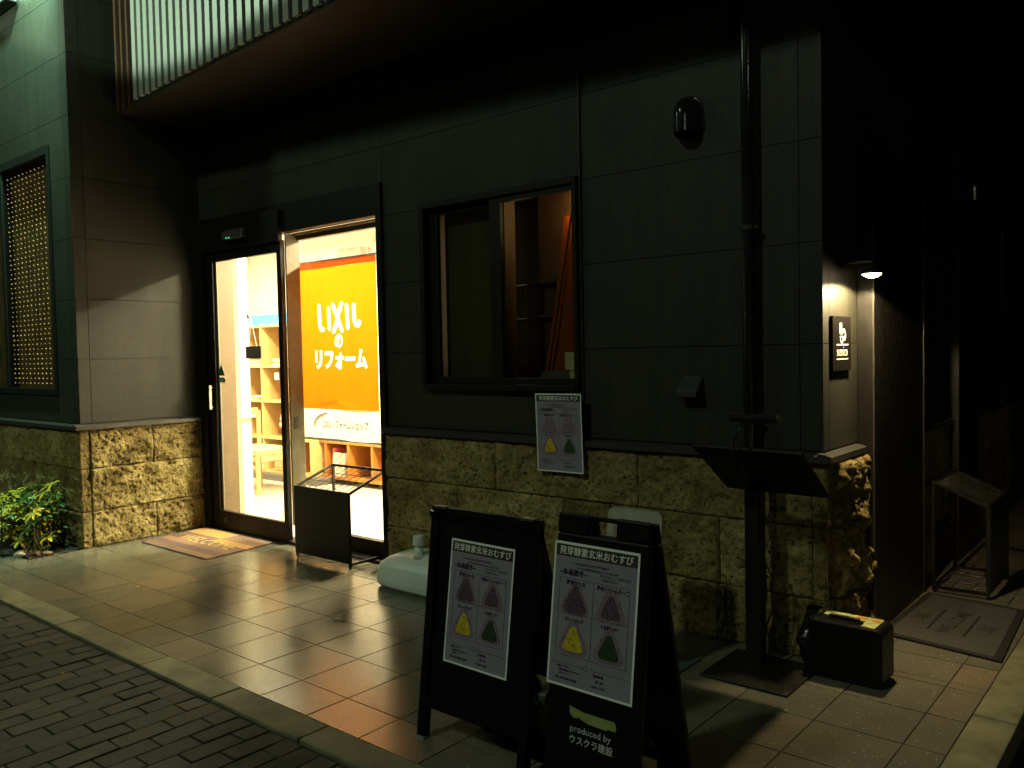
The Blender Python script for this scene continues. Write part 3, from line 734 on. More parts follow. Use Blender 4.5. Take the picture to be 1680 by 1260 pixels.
for j in range(rows):
    z = z0 + 0.085 + j * (z1 - z0 - 0.17) / rows
    for i in range(14):
        xx = x1 - 0.062 - i * 0.078 - (0.0 if j % 2 else 0.012); r = 0.0058 * random.uniform(.6, 1.15)
        mb.add([(xx + dx * r, YG + 0.035 + dy * r, z + dz * r) for dx, dy, dz in ((1, 0, 0), (-1, 0, 0), (0, 1, 0), (0, -1, 0), (0, 0, 1), (0, 0, -1))],
               [(0, 2, 4), (2, 1, 4), (1, 3, 4), (3, 0, 4), (2, 0, 5), (1, 2, 5), (3, 1, 5), (0, 3, 5)])
tag(mb.build('string_lights', mat_emit('warm_micro_led', (1.0, 0.64, 0.20), 0.75), lw), None, None, kind='stuff')

# vents and pipes on the front wall
def vent(cx, z0, z1, w, yw, d=0.11, nrm=(0, -1, 0), name='vent_hood'):
    n = Vector(nrm); t = Vector((1, 0, 0)) if abs(n.y) > 0.5 else Vector((0, 1, 0))
    O = Vector((cx, yw, 0)) if abs(n.y) > .5 else Vector((yw, cx, 0))
    m_ = MB(); nu, nv = 20, 14; hw = w / 2
    def fn(a, b):
        th = PI * a
        z = z0 + (z1 - z0) * b
        k = 1 if b < 0.45 else math.sqrt(max(0, 1 - ((b - 0.45) / 0.55) ** 2))
        return O + t * (-math.cos(th) * hw * (0.35 + .65 * k if b > .45 else 1) * (k ** 0.3 if k > 0 else 0)) + n * (math.sin(th) * d * k) + Vector((0, 0, z))
    m_.grid(fn, nu, nv)
    o_ = m_.build(name, PIP, B, smooth=True)
    f = MB(); f.prism([(-hw - .012, 0), (hw + .012, 0), (hw + .012, (z1 - z0) * .5)] + [((hw + .012) * math.cos(k * PI / 12), (z1 - z0) * .5 + (z1 - z0) * .52 * math.sin(k * PI / 12)) for k in range(1, 12)] + [(-hw - .012, (z1 - z0) * .5)], 0, 0.006,
            (faceM((cx, yw, z0)) if abs(n.y) > .5 else Matrix.Translation((yw, cx, z0)) @ Matrix.Rotation(PI / 2, 4, 'Z') @ Matrix.Rotation(PI / 2, 4, 'X')))
    f.build('flange', PIP, o_)
vent(-1.865, 2.345, 2.52, 0.125, YW)
vent(6.2, 2.28, 2.46, 0.12, XC, nrm=(1, 0, 0))
hd = MB(); hd.prism([(0, 0), (0.075, 0), (0.075, 0.03), (0.0, 0.10)], -0.055, 0.055, Matrix.Translation((-1.865, YW, 1.125)) @ Matrix(((0, 0, 1, 0), (-1, 0, 0, 0), (0, 1, 0, 0), (0, 0, 0, 1))))
hd.build('outlet_hood', simple('hood_grey', (0.04, 0.042, 0.042), 0.35), B, 0.006)
px, py = -1.56, YW - 0.055
mb = MB(); mb.tube([(px, py, 0.02), (px, py, 5.3)], 0.0275, 20); mb.build('downpipe', PIP, B, smooth=True)
mb = MB()
for z in (1.865, 2.90, 1.02): mb.tube([(px, py, z), (px, py, z + 0.022)], 0.034, 20); mb.box(px - .045, px + .045, py - .004, py + .004, z + .004, z + .018); mb.box(px - .01, px + .01, py, YW, z + .004, z + .018)
mb.build('pipe_bracket', simple('bracket_metal', (0.12, 0.12, 0.12), 0.25, 0.8), B)
mb = MB(); mb.tube([(XC + 0.07, 7.02, 0.9), (XC + 0.07, 7.02, 2.16), (XC + 0.0, 7.02, 2.2)], 0.03, 12); mb.build('side_pipe', PIP, B, smooth=True)

# black side entrance casing
PX = -1.182
mb = MB()
mb.box(XC + 0.001, PX, 3.997, 4.87, 0, 2.155)
mb.build('side_entrance_panel', BLK, B, 0.003)
mb = MB(); mb.box(XC + 0.001, PX + 0.002, 4.8705, 5.86, 1.94, 2.157); mb.box(XC + 0.001, PX + 0.001, 5.70, 6.28, 0, 1.939)
mb.build('side_entrance_head', BLK, B, 0.003)
mb = MB(); mb.box(PX - 0.002, PX + 0.006, 3.990, 3.9965, 0, 2.157); mb.build('edge_trim', TRM, B)
mb = MB(); mb.box(PX + .0005, PX + 0.005, 4.862, 4.869, 0, 1.94); mb.build('edge_trim', TRM, B)

# ------------------------------------------------------------------ things on the wall
# wall lamp
WL = thing('wall_lamp', 'small lit downlight on a thin arm above the black shop plaque', 'lamp', (XC, 3.83, 1.70))
lx, ly, lz = -1.126, 3.79, 1.660
mb = MB(); mb.tube([(XC, ly, 1.715), (lx, ly, 1.712)], 0.005, 8); mb.tube([(XC, ly, 1.715), (XC + 0.008, ly, 1.715)], 0.022, 16); mb.tube([(lx, ly, 1.712), (lx, ly, lz + .02)], 0.005, 8)
mb.build('arm', BLK, WL)
mb = MB(); mb.lathe([(0.018, 0.028), (0.043, 0.008), (0.046, 0.0), (0.043, -0.001)], 28, (lx, ly, lz)); mb.build('shade', BLK, WL, smooth=False)
mb = MB(); mb.lathe([(0.026, -0.0015), (0.039, -0.004), (0.022, -0.014), (0.006, -0.019)], 24, (lx, ly, lz)); mb.build('bulb', mat_emit('warm_bulb', (1.0, 0.80, 0.48), 60), WL, smooth=True)
# plaque
PQ = thing('shop_plaque', 'small black wall plaque with a white emblem and lettering lit by the wall lamp', 'sign', (XC, 3.757, 1.24))
MB().box(XC + 0.001, XC + 0.013, 3.640, 3.875, 1.240, 1.480).build('plate', simple('plaque_black', (0.006, 0.005, 0.0045), 0.5, spec=0.12), PQ, 0.001)
Ms = Matrix.Translation((XC + 0.0136, 3.757, 1.24)) @ Matrix.Rotation(PI / 2, 4, 'Z') @ Matrix.Rotation(PI / 2, 4, 'X')
WPL = simple('plaque_white', (0.75, 0.70, 0.58), 0.5, 0, 0.03, 5)
me = text_mesh([('sumico', 0, 0.066, 0.062, 'CENTER', 0.0, 0.80)]); finish('lettering', place(me, Ms), WPL, PQ)
e = MB(); stroke(e, [(-0.072, 0.052), (0.076, 0.052)], 0.005); stroke(e, [(-0.072, 0.115), (0.076, 0.115)], 0.005)
for xx in (-0.028, -0.010): stroke(e, [(xx, 0.165), (xx, 0.207)], 0.010, 0.0003)
stroke(e, [(-0.030, 0.150), (0.034, 0.150)], 0.006, 0.0006)
stroke(e, [(-0.026, 0.146), (-0.022, 0.130), (-0.008, 0.124), (0.006, 0.130), (0.010, 0.146)], 0.009, 0.0009)
stroke(e, [(0.002, 0.166), (0.012, 0.182), (0.026, 0.180), (0.038, 0.164), (0.038, 0.148), (0.028, 0.136), (0.014, 0.140)], 0.009, 0.0012)
o = e.build('emblem', WPL, PQ, world=False); o.data.transform(Ms); o.matrix_parent_inverse = WM[PQ.name].inverted()

SG = thing('sign_board', 'white signboard high on the left block, its corner at the top left', 'sign', (-7.6, 2.5, 4.08))
MB().box(-8.4, -6.99, 2.49, 2.565, 4.10, 4.6).build('panel', simple('sign_white', (0.75, 0.78, 0.75), 0.4), SG, 0.004)
mb = MB(); mb.box(-8.42, -6.975, 2.485, 2.57, 4.085, 4.0995); mb.build('edge', BLK, SG)
# ------------------------------------------------------------------ posters
def poster(name, label, M, W=0.295, H=0.425, phone_right=False, group=None, bend=0.0):
    """onigiri menu poster; local XY plane, centre at origin"""
    P = thing(name, label, 'poster', M.translation, group)
    def fin(nm, me, mat):
        if bend:
            for v in me.vertices: v.co.z += bend * ((v.co.x / W) ** 2) * 4 + bend * 0.6 * math.sin(v.co.y * 9)
        o_ = finish(nm, place(me, M), mat, P); return o_
    def rect(nm, x0, x1, y0, y1, z, mat, nu=6, nv=6):
        m_ = MB(); m_.grid(lambda a, b: (x0 + (x1 - x0) * a, y0 + (y1 - y0) * b, z), nu, nv)
        me = bpy.data.meshes.new(nm); me.from_pydata(m_.v, [], m_.f); return fin(nm, me, mat)
    w, h = W / 2, H / 2
    rect('sheet', -w, w, -h, h, 0, PAP)
    rect('printed_area', -w * 0.955, w * 0.955, -h * 0.965, h * 0.965, 0.0004, LIL)
    rect('title_band', -w * 0.955, w * 0.955, h * 0.80, h * 0.965, 0.0008, BND)
    s = H / 0.425
    t = [('発芽酵素玄米おむすび', 0, h * 0.835, 0.0265 * s, 'CENTER', 0.00025, 0.98)]
    me = text_mesh(t)
    for v in me.vertices: v.co.z += 0.0014
    fin('title_lettering', me, PAP)
    tt = [('いつものおむすびを発芽玄米で', -w * 0.12, h * 0.70, 0.0095 * s, 'CENTER', 0.0002, 1.0),
          ('もっちり炊きあげたおいしさをどうぞ', 0.01 * s, h * 0.645, 0.0085 * s, 'CENTER', 0.0002, 1.0),
          ('~お品書き~', -w * 0.50, h * 0.555, 0.019 * s, 'CENTER', 0.0009, 1.0),
          ('すべてひとつずつ手むすび', w * 0.47, h * 0.595, 0.0085 * s, 'CENTER', 0.0002, 1.0),
          ('ご注文ください', w * 0.35, h * 0.545, 0.0085 * s, 'CENTER', 0.0002, 1.0),
          ('昆布かつお', -w * 0.42, h * 0.42, 0.0150 * s, 'CENTER', 0.0005, 0.95),
          ('昆布クリームチーズ', w * 0.44, h * 0.42, 0.0140 * s, 'CENTER', 0.0005, 0.88),
          ('カレービッグ', -w * 0.42, -h * 0.085, 0.0125 * s, 'CENTER', 0.0005, 0.9),
          ('十五穀わさび', w * 0.42, -h * 0.085, 0.0125 * s, 'CENTER', 0.0005, 0.9),
          ('店舗のご案内', -w * 0.78, -h * 0.735, 0.0075 * s, 'LEFT', 0.0001, 1.0),
          ('営業時間のお知らせは', -w * 0.72, -h * 0.785, 0.0075 * s, 'LEFT', 0.0001, 1.0),
          ('店内ちらしへ', -w * 0.72, -h * 0.83, 0.0075 * s, 'LEFT', 0.0001, 1.0)]
    if phone_right:
        tt += [('お問合せ先', w * 0.20, -h * 0.775, 0.0085 * s, 'LEFT', 0.0002, 1.0), ('03-5879-6220', w * 0.16, -h * 0.87, 0.0125 * s, 'LEFT', 0.0005, 1.0)]
    else:
        tt += [('TEL 03-5879-6220', -w * 0.80, -h * 0.90, 0.0105 * s, 'LEFT', 0.0004, 1.0), ('営業時間', w * 0.10, -h * 0.755, 0.009 * s, 'LEFT', 0.0002, 1.0),
               ('月~金', w * 0.16, -h * 0.83, 0.0105 * s, 'LEFT', 0.0004, 1.0), ('10:30~17:30', w * 0.06, -h * 0.90, 0.0095 * s, 'LEFT', 0.0003, 1.0)]
    me = text_mesh(tt)
    for v in me.vertices: v.co.z += 0.0012
    fin('lettering', me, INK)
    ln = MB()
    def hl(x0, x1, y): ln.quad((x0, y - .0005, .0011), (x1, y - .0005, .0011), (x1, y + .0005, .0011), (x0, y + .0005, .0011))
    def vl(x, y0, y1): ln.quad((x - .0005, y0, .0013), (x + .0005, y0, .0013), (x + .0005, y1, .0013), (x - .0005, y1, .0013))
    for y in (0.50, 0.015, -0.565): hl(-w * 0.82, w * 0.82, h * y)
    for x in (-0.82, 0.0, 0.82): vl(w * x, -h * 0.565, h * 0.50)
    hl(-w * .9, -w * .12, -h * .68); hl(w * .12, w * .9, -h * .68)
    for sx in (-1, 1):
        stroke(ln, [(sx * w * .09 + w * .05 * math.cos(k * PI / 4), -h * .68 + w * .045 * math.sin(k * PI / 4)) for k in range(9)], 0.001, 0.0011)
    me = bpy.data.meshes.new('rules'); me.from_pydata(ln.v, [], ln.f); fin('ruled_lines', me, INK)
    def onigiri(cx, cy, r, z):
        pts = []
        for k in range(48):
            a = PI / 2 + 2 * PI * k / 48
            rr = r * 0.68 * sum(max(0.0, math.cos(a - q_)) ** 2.7 for q_ in (-PI / 2, PI / 6, 5 * PI / 6)) ** (-1 / 2.7) * (1 + 0.02 * math.sin(11 * a))
            pts.append((cx + rr * math.cos(a) * 0.98, cy + rr * math.sin(a) * 1.12, z))
        return pts
    for nm, cx, cy, mo, mi, k in (('rice_ball_picture', -.42, .19, RIH, RIP, .80), ('rice_ball_picture', .42, .19, RIH, RIP, .66), ('rice_ball_picture', -.42, -.345, RIH, RIY, .72), ('rice_ball_picture', .42, -.345, RIH, RIG, .70)):
        o_ = MB().quad(*onigiri(cx * w, cy * h, w * 0.36, 0.0010)); me = bpy.data.meshes.new(nm); me.from_pydata(o_.v, [], o_.f); oo = fin(nm, me, mo)
        i_ = MB().quad(*onigiri(cx * w, cy * h - h * 0.012, w * 0.36 * k, 0.0014))
        me = bpy.data.meshes.new('filling'); me.from_pydata(i_.v, [], i_.f); place(me, M); finish('filling', me, mi, oo)
        sp = MB(); rnd = random.Random(int(cx * 100 + cy * 1000))
        for q in range(14):
            a = rnd.uniform(0, 2 * PI); rr = w * .30 * math.sqrt(rnd.random()); c_ = (cx * w + rr * math.cos(a) * .8, cy * h + rr * math.sin(a) * .95)
            sp.quad(*[(c_[0] + .0022 * math.cos(t_), c_[1] + .0022 * math.sin(t_), .0017) for t_ in (0, 1.2, 2.4, 3.6, 4.8)])
        me = bpy.data.meshes.new('seeds'); me.from_pydata(sp.v, [], sp.f); place(me, M); finish('seeds', me, INK, oo)
    return P
poster('menu_poster', 'rice ball menu poster taped to the wall below the window', Matrix.Translation((-2.606, 3.492, 0.924)) @ Matrix.Rotation(rad(-0.4), 4, 'Y') @ Matrix.Rotation(PI / 2, 4, 'X'),
       0.297, 0.413, True, 'rice ball menu posters', 0.006)

# ------------------------------------------------------------------ sign boards
# A: framed chalkboard style A-board
A1 = thing('sandwich_board', 'black framed folding board on four square legs, left of the two', 'sign board', (-1.88, 2.15, 0), 'folding sign boards on the tiles')
t1 = math.atan2(0.105, 0.805)
def lean(x0, ybot, t):   # local frame: X right, Y up the board, Z toward viewer
    return Matrix.Translation((x0, ybot, 0)) @ Matrix.Rotation(PI / 2 - t, 4, 'X')
MA = lean(-2.135, 1.985, t1); Wd = 0.490; Hd = 0.815
MB().box(0, 0.036, 0, Hd, -0.030, 0.0, MA).build('leg', BPL, A1, 0.002)
MB().box(Wd - 0.036, Wd, 0, Hd, -0.030, 0.0, MA).build('leg', BPL, A1, 0.002)
mb = MB(); mb.box(0.036, Wd - 0.036, Hd - 0.034, Hd - 0.0005, -0.029, -0.001, MA); mb.box(0.036, Wd - 0.036, 0.115, 0.145, -0.029, -0.001, MA)
mb.build('rail', BPL, A1, 0.002)
MB().box(0.036, Wd - 0.036, 0.145, Hd - 0.034, -0.022, -0.010, MA).build('board', BPL, A1)
t2 = -math.atan2(0.245, 0.80)
MR = Matrix.Translation((-2.135, 2.345, 0)) @ Matrix.Rotation(PI / 2 - t2, 4, 'X'); Hr = 0.835
MB().box(0, 0.036, 0, Hr, 0.0, 0.028, MR).build('leg', BPL, A1, 0.002)
MB().box(Wd - 0.036, Wd, 0, Hr, 0.0, 0.028, MR).build('leg', BPL, A1, 0.002)
MB().box(0.036, Wd - 0.036, 0.235, Hr, 0.008, 0.020, MR).build('rear_board', BPL, A1)
mb = MB()
for xx in (0.02, Wd - 0.075): mb.box(xx, xx + 0.055, -0.004, 0.022, -0.004, 0.004, Matrix.Translation((-2.135, 2.085, 0.807)))
mb.build('hinge', simple('hinge_steel', (0.25, 0.25, 0.24), 0.3, 0.9), A1)
mb = MB()
for xx in (0, Wd - .036): mb.box(xx - .001, xx + 0.037, -0.004, 0.012, -0.031, 0.001, MA)
mb.build('foot_cap', simple('rubber_grey', (0.2, 0.2, 0.19), 0.7), A1)
poster('menu_poster', 'rice ball menu poster on the square-legged black board', MA @ Matrix.Translation((0.243, 0.498, -0.0085)) @ Matrix.Rotation(rad(-0.6), 4, 'Z'), 0.288, 0.425, False, 'rice ball menu posters')

# B: moulded plastic A-frame
A2 = thing('sandwich_board', 'moulded black plastic A-frame sign with a carry handle slot and small white lettering', 'sign board', (-1.34, 2.05, 0), 'folding sign boards on the tiles')
t3 = math.atan2(0.115, 0.87); MP = lean(-1.497, 1.880, t3); W2 = 0.318; H2 = 0.878
pts = [(0.0, 0), (W2, 0), (W2, H2 - 0.02), (W2 - 0.02, H2), (0.205, H2), (0.203, 0.818), (0.117, 0.818), (0.112, H2), (0.02, H2), (0.0, H2 - 0.02)]
mb = MB()
for x0_, x1_, y0_, y1_ in ((0, 0.112, 0.818, H2), (0.205, W2, 0.818, H2), (0, W2, 0.06, 0.818)): mb.box(x0_, x1_, y0_, y1_, -0.024, 0, MP)
mb.box(0, 0.06, 0, 0.06, -0.024, 0, MP); mb.box(W2 - .06, W2, 0, 0.06, -0.024, 0, MP)
mb.build('front_panel', BLP, A2, 0.006)
mb = MB(); mb.box(0.112, 0.205, H2 - 0.016, H2 - 0.002, -0.020, -0.006, MP); mb.build('handle', BLP, A2, 0.003)
t4 = -math.atan2(0.20, 0.86); MQ = Matrix.Translation((-1.497, 2.245, 0)) @ Matrix.Rotation(PI / 2 - t4, 4, 'X'); H3 = 0.885
mb = MB()
for x0_, x1_, y0_, y1_ in ((0, 0.112, 0.825, H3), (0.205, W2, 0.825, H3), (0, W2, 0.06, 0.825)): mb.box(x0_, x1_, y0_, y1_, 0, 0.024, MQ)
mb.box(0, 0.06, 0, 0.06, 0, 0.024, MQ); mb.box(W2 - .06, W2, 0, 0.06, 0, 0.024, MQ)
mb.build('rear_panel', BLP, A2, 0.006)
mb = MB(); mb.prism([(0.082, 0.327), (0.13, 0.318), (0.235, 0.318), (0.243, 0.305), (0.240, 0.292), (0.215, 0.293), (0.212, 0.288), (0.150, 0.290), (0.122, 0.297), (0.116, 0.304), (0.112, 0.297), (0.095, 0.297), (0.084, 0.306)], 0.0005, 0.0015, MP)
mb.build('torn_sticker', SLG, A2)
me = text_mesh([('produced by', 0.087, 0.258, 0.0275, 'LEFT', 0.0001, 1.0), ('ウスクラ建設', 0.085, 0.226, 0.0265, 'LEFT', 0.0003, 0.95)])
for v in me.vertices: v.co.z += 0.0012
finish('lettering', place(me, MP), simple('dull_white_letter', (0.5, 0.53, 0.5), 0.6), A2)
poster('menu_poster', 'rice ball menu poster on the plastic A-frame with the handle slot', MP @ Matrix.Translation((0.143, 0.583, 0.0025)) @ Matrix.Rotation(rad(-0.3), 4, 'Z'), 0.295, 0.418, False, 'rice ball menu posters')

# bits between and under the boards
bt = thing('floor_spotlight', 'round glinting faceted spotlight standing between the two sign boards', 'lamp', (-1.87, 2.28, 0.05))
mb = MB(); R = 0.085; nr = 10; nc = 20
vs = []
for i in range(nr + 1):
    ph = PI * i / nr
    for k in range(nc):
        a = 2 * PI * k / nc; r_ = R * (1 + random.uniform(-0.06, 0.06))
        vs.append((-1.885 + r_ * math.sin(ph) * math.cos(a), 2.28 + 0.6 * r_ * math.sin(ph) * math.sin(a), 0.135 + r_ * math.cos(ph)))
mb.add(vs, [(i * nc + k, i * nc + (k + 1) % nc, (i + 1) * nc + (k + 1) % nc, (i + 1) * nc + k) for i in range(nr) for k in range(nc)])
mb.build('faceted_bowl', CLR, bt)
mb = MB(); mb.tube([(-1.80, 2.28, 0.135), (-1.765, 2.28, 0.135)], [0.022, 0.030], 14); mb.build('end_cap', simple('grey_cap', (0.35, 0.36, 0.33), 0.4), bt)
pb = thing('power_box', 'flat black box with a tiny red light on the tiles between the sign boards', 'box', (-1.83, 2.2, 0))
MB().box(-1.99, -1.72, 2.17, 2.38, 0.0, 0.05).build('case', BLP, pb, 0.008)
mb = MB(); mb.lathe([(0.003, 0), (0.003, 0.003)], 8, (-1.772, 2.168, 0.030)); mb.build('indicator_light', mat_emit('red_led', (1, 0.02, 0.02), 4), pb)
mb = MB(); mb.tube([(-1.90, 2.185, 0.0505), (-1.90, 2.185, 0.054)], 0.022, 16); mb.build('button', simple('white_button', (0.5, 0.52, 0.5), 0.5), pb)
tb = thing('weight_tub', 'rounded black domed weight with brown packets behind the plastic A-frame', 'weight', (-1.37, 2.27, 0))
mb = MB(); mb.lathe([(0.105, 0), (0.122, 0.02), (0.125, 0.09), (0.118, 0.14), (0.100, 0.175), (0.07, 0.195), (0.03, 0.203)], 32, (-1.37, 2.27, 0)); mb.build('shell', BLP, tb, smooth=True)
mb = MB()
for k, (a, b) in enumerate(((-1.40, 2.135), (-1.345, 2.135), (-1.285, 2.15))): mb.box(a - .024, a + .024, b - .015, b, 0.02, 0.12)
mb.build('packet', CAR, tb, 0.004)
wt = MB(); wt.lathe([(0.085, 0), (0.10, 0.012), (0.10, 0.03), (0.085, 0.045), (0.02, 0.05)], 32, (-1.215, 2.07, 0.0)); wt = wt.build('weight_disc', simple('pale_green_weight', (0.45, 0.50, 0.36), 0.5), smooth=True)
tag(wt, 'pale round weight disc on the tiles right of the plastic A-frame', 'weight')

# placard leaning at the wall
PC = thing('placard', 'pale rounded placard with reddish print showing above the plastic A-frame', 'placard', (-1.86, 3.05, 0.0))
Mp = faceM((-1.885, 3.02, 0.42), rad(8))
def rrect(w, h, r, n=6):
    pts = []
    for cx, cy, a0 in ((w / 2 - r, h / 2 - r, 0), (-w / 2 + r, h / 2 - r, 90), (-w / 2 + r, -h / 2 + r, 180), (w / 2 - r, -h / 2 + r, 270)):
        for k in range(n + 1): a = rad(a0 + 90 * k / n); pts.append((cx + r * math.cos(a), cy + r * math.sin(a)))
    return pts
mb = MB(); mb.prism(rrect(0.27, 0.50, 0.035), -0.008, 0, Mp); mb.build('plate', simple('pale_grey_plate', (0.34, 0.34, 0.26), 0.6), PC)
mb = MB(); mb.prism([(-0.10, -0.05), (0.11, -0.05), (0.11, 0.17), (-0.10, 0.17)], 0.0005, 0.001, Mp); mb.build('print', simple('faded_pink', (0.30, 0.19, 0.14), 0.6, 0, 0.3, 20), PC)
mb = MB(); mb.bar(Mp @ Vector((0, -0.24, -0.012)), (-1.885, 3.0, 0.02), 0.025); mb.box(-2.0, -1.77, 2.88, 3.12, 0, 0.02); mb.build('stand', BLP, PC, 0.003)

# teal sheet on the floor
o = MB().box(-2.15, -1.680, 3.035, 3.250, 0.001, 0.008).build('floor_sheet', [TEA]); 
tag(o, 'dark teal sheet lying on the tiles behind the plastic A-frame', 'sheet')

# ------------------------------------------------------------------ menu stand
MS = thing('menu_stand', 'black menu stand with tilted top, light bar and square base plate', 'menu stand', (-1.42, 3.27, 0))
MB().box(-1.605, -1.235, 3.085, 3.450, 0.0, 0.012).build('base_plate', BLK, MS, 0.004)
MB().box(-1.520, -1.448, 3.345, 3.400, 0.012, 0.84).build('post', BLK, MS, 0.005)
mb = MB(); tl, tr, bl_, br = Vector((-1.582, 3.0, .960)), Vector((-1.137, 3.0, .953)), Vector((-1.600, 3.35, .745)), Vector((-1.165, 3.35, .740))
nn = Vector((0, .5, .86)) * 0.016
mb.add([tl, tr, br, bl_, tl + nn, tr + nn, br + nn, bl_ + nn], [(0, 3, 2, 1), (4, 5, 6, 7), (0, 1, 5, 4), (1, 2, 6, 5), (2, 3, 7, 6), (3, 0, 4, 7)])
mb.build('top_panel', BPL, MS, 0.003)
mb = MB(); mb.tube([(-1.416, 3.0, 1.080), (-1.225, 3.0, 1.083)], 0.0165, 18); mb.build('light_bar', PIP, MS, smooth=False)
mb = MB(); mb.tube([(-1.226, 3.0, 1.083), (-1.221, 3.0, 1.083)], 0.020, 18); mb.build('end_cap', TRM, MS)
mb = MB(); mb.bar((-1.34, 3.0, 0.965), (-1.33, 3.0, 1.075), 0.012); mb.build('bracket', BLK, MS)
mb = MB()
P0 = [(-1.36, 2.985, 1.07), (-1.375, 2.975, 1.03), (-1.39, 2.97, 0.99), (-1.395, 2.972, 0.94), (-1.39, 3.02, 0.90), (-1.40, 3.12, 0.84), (-1.44, 3.25, .80), (-1.47, 3.335, 0.79)]
mb.tube(P0, 0.0035, 8)
mb.tube([(-1.46, 3.34, 0.79), (-1.46, 3.334, 0.70), (-1.455, 3.338, 0.5), (-1.43, 3.345, 0.45), (-1.425, 3.35, 0.30), (-1.44, 3.345, 0.22), (-1.42, 3.36, 0.12), (-1.43, 3.38, 0.03), (-1.38, 3.42, 0.017)], 0.004, 8)
mb.tube([(-1.44, 3.35, 0.46), (-1.405, 3.36, 0.38), (-1.405, 3.36, 0.24), (-1.43, 3.35, 0.17)], 0.004, 8)
mb.build('cable', PIP, MS, smooth=True)
mb = MB(); mb.box(-1.478, -1.468, 3.325, 3.345, 0.775, 0.80); mb.build('clip', simple('chrome_clip', (0.6, 0.6, 0.58), 0.15, 1), MS)

# black case
CS = thing('speaker_case', 'upright black plastic case with a yellow-green label around its top handle', 'case', (-1.11, 3.45, 0))
Mc = Matrix.Translation((-1.11, 3.365, 0.117)) @ Matrix.Rotation(PI / 2, 4, 'X')
mb = MB(); mb.prism(rrect(0.285, 0.234, 0.03), -0.165, 0.0, Mc); mb.build('body', BLP, CS, 0.008, seg=3)
mb = MB(); mb.prism(rrect(0.20, 0.15, 0.02), 0.0005, 0.004, Mc); mb.build('grille', BPL, CS, 0.002)
mb = MB(); z = 0.2345
mb.box(-1.225, -1.00, 3.46, 3.515, z, z + .0015); mb.box(-1.055, -1.00, 3.385, 3.46, z, z + .0015)
mb.build('label', simple('yellow_green_label', (0.42, 0.45, 0.16), 0.45, 0, 0.5, 25), CS)
mb = MB(); mb.box(-1.035, -1.005, 3.47, 3.50, z + .0016, z + .0024); mb.box(-1.10, -1.06, 3.475, 3.505, z + .0016, z + .0024); mb.build('label_print', simple('orange_print', (0.55, 0.18, 0.03), 0.5), CS)
mb = MB(); mb.prism([(-1.20, 3.41), (-1.08, 3.40), (-1.055, 3.425), (-1.07, 3.448), (-1.20, 3.45)], z, z + .003); mb.build('handle_recess', BPL, CS)
mb = MB(); mb.bar((-1.19, 3.43, z + .012), (-1.07, 3.425, z + .012), .018, .01); mb.build('handle', BLP, CS, .004)
# crumpled bag behind the case
mb = MB()
def bagf(a, b):
    th = 2 * PI * a; r_ = 0.055 * (0.6 + 0.6 * math.sin(PI * min(1, b * 1.05 + .02))) * (1 + 0.35 * noise.noise(Vector((math.cos(th) * 2, math.sin(th) * 2, b * 5))))
    return (-1.262 + 1.0 * r_ * math.cos(th), 3.46 + r_ * math.sin(th), 0.255 * b)
mb.grid(bagf, 40, 24); o = mb.build('crumpled_bag', simple('black_bag_film', (0.012, 0.012, 0.012), 0.22), smooth=True)
tag(o, 'crumpled black plastic bag beside the upright black case', 'bag')

# ------------------------------------------------------------------ umbrella racks
def rack(label, x0, x1, y0, y1, zf, zr, group):
    Rk = thing('umbrella_rack', label, 'umbrella rack', ((x0 + x1) / 2, (y0 + y1) / 2, 0), group); w = 0.016
    MB().box(x0, x1, y0 - 0.002, y0 + 0.001, 0.035, zf - .016).build('front_panel', BLK, Rk)
    for (a, b, h) in ((x0, y0, zf), (x1, y0, zf), (x0, y1, zr), (x1, y1, zr)):
        xx = a + w / 2 if a == x0 else a - w / 2; yy = b + w / 2 + .002 if b == y0 else b - w / 2
        MB().box(xx - w / 2, xx + w / 2, yy - w / 2, yy + w / 2, 0.012, h - .017).build('leg', BLK, Rk)
    mb = MB(); mb.bar((x0, y0 + w / 2, zf - w / 2), (x1, y0 + w / 2, zf - w / 2), w); mb.bar((x0, y1 - w / 2, zr - w / 2), (x1, y1 - w / 2, zr - w / 2), w)
    for xx in (x0 + w / 2, x1 - w / 2): mb.bar((xx, y0 + w, zf - w / 2), (xx, y1 - w, zr - w / 2), w - .001)
    mb.build('top_frame', BLK, Rk)
    mb = MB()
    for xx in (x0 + w / 2, x1 - w / 2): mb.bar((xx, y0 + w, 0.03), (xx, y1 - w, 0.03), w - .001)
    mb.bar((x0, y1 - w / 2, 0.03), (x1, y1 - w / 2, 0.03), w - .002)
    mb.build('bottom_frame', BLK, Rk)
    n = 9
    for lvl in (0, 1):
        mb = MB()
        for k in range(1, n):
            xx = x0 + (x1 - x0) * k / n
            mb.tube([(xx, y0 + w, 0.032), (xx, y1 - w, 0.032)] if lvl else [(xx, y0 + w, zf - w * .6), (xx, y1 - w, zr - w * .6)], 0.0022, 6)
        for k in range(1, 3):
            f = k / 3; yy = y0 + (y1 - y0) * f; zz = .035 if lvl else zf + (zr - zf) * f - w * .6 + .003
            mb.tube([(x0, yy, zz), (x1, yy, zz)], 0.0022, 6)
        mb.build('wire_grid', BLK, Rk)
    mb = MB()
    for a in (x0 + .012, x1 - .012):
        for b in (y0 + .012, y1 - .012): mb.tube([(a, b, 0), (a, b, 0.02)], 0.007, 10)
    mb.build('foot', BLK, Rk)
    return Rk
rack('black umbrella rack with wire grid top standing before the lit entrance', -4.715, -4.145, 3.325, 3.49 + .17, 0.487, 0.597, 'umbrella racks')
r2_ = rack('dark umbrella rack standing behind the grey palm doormat', -1.27, -0.75, 5.02, 5.30, 0.50, 0.61, 'umbrella racks'); r2_.rotation_euler = (0, 0, PI / 2)

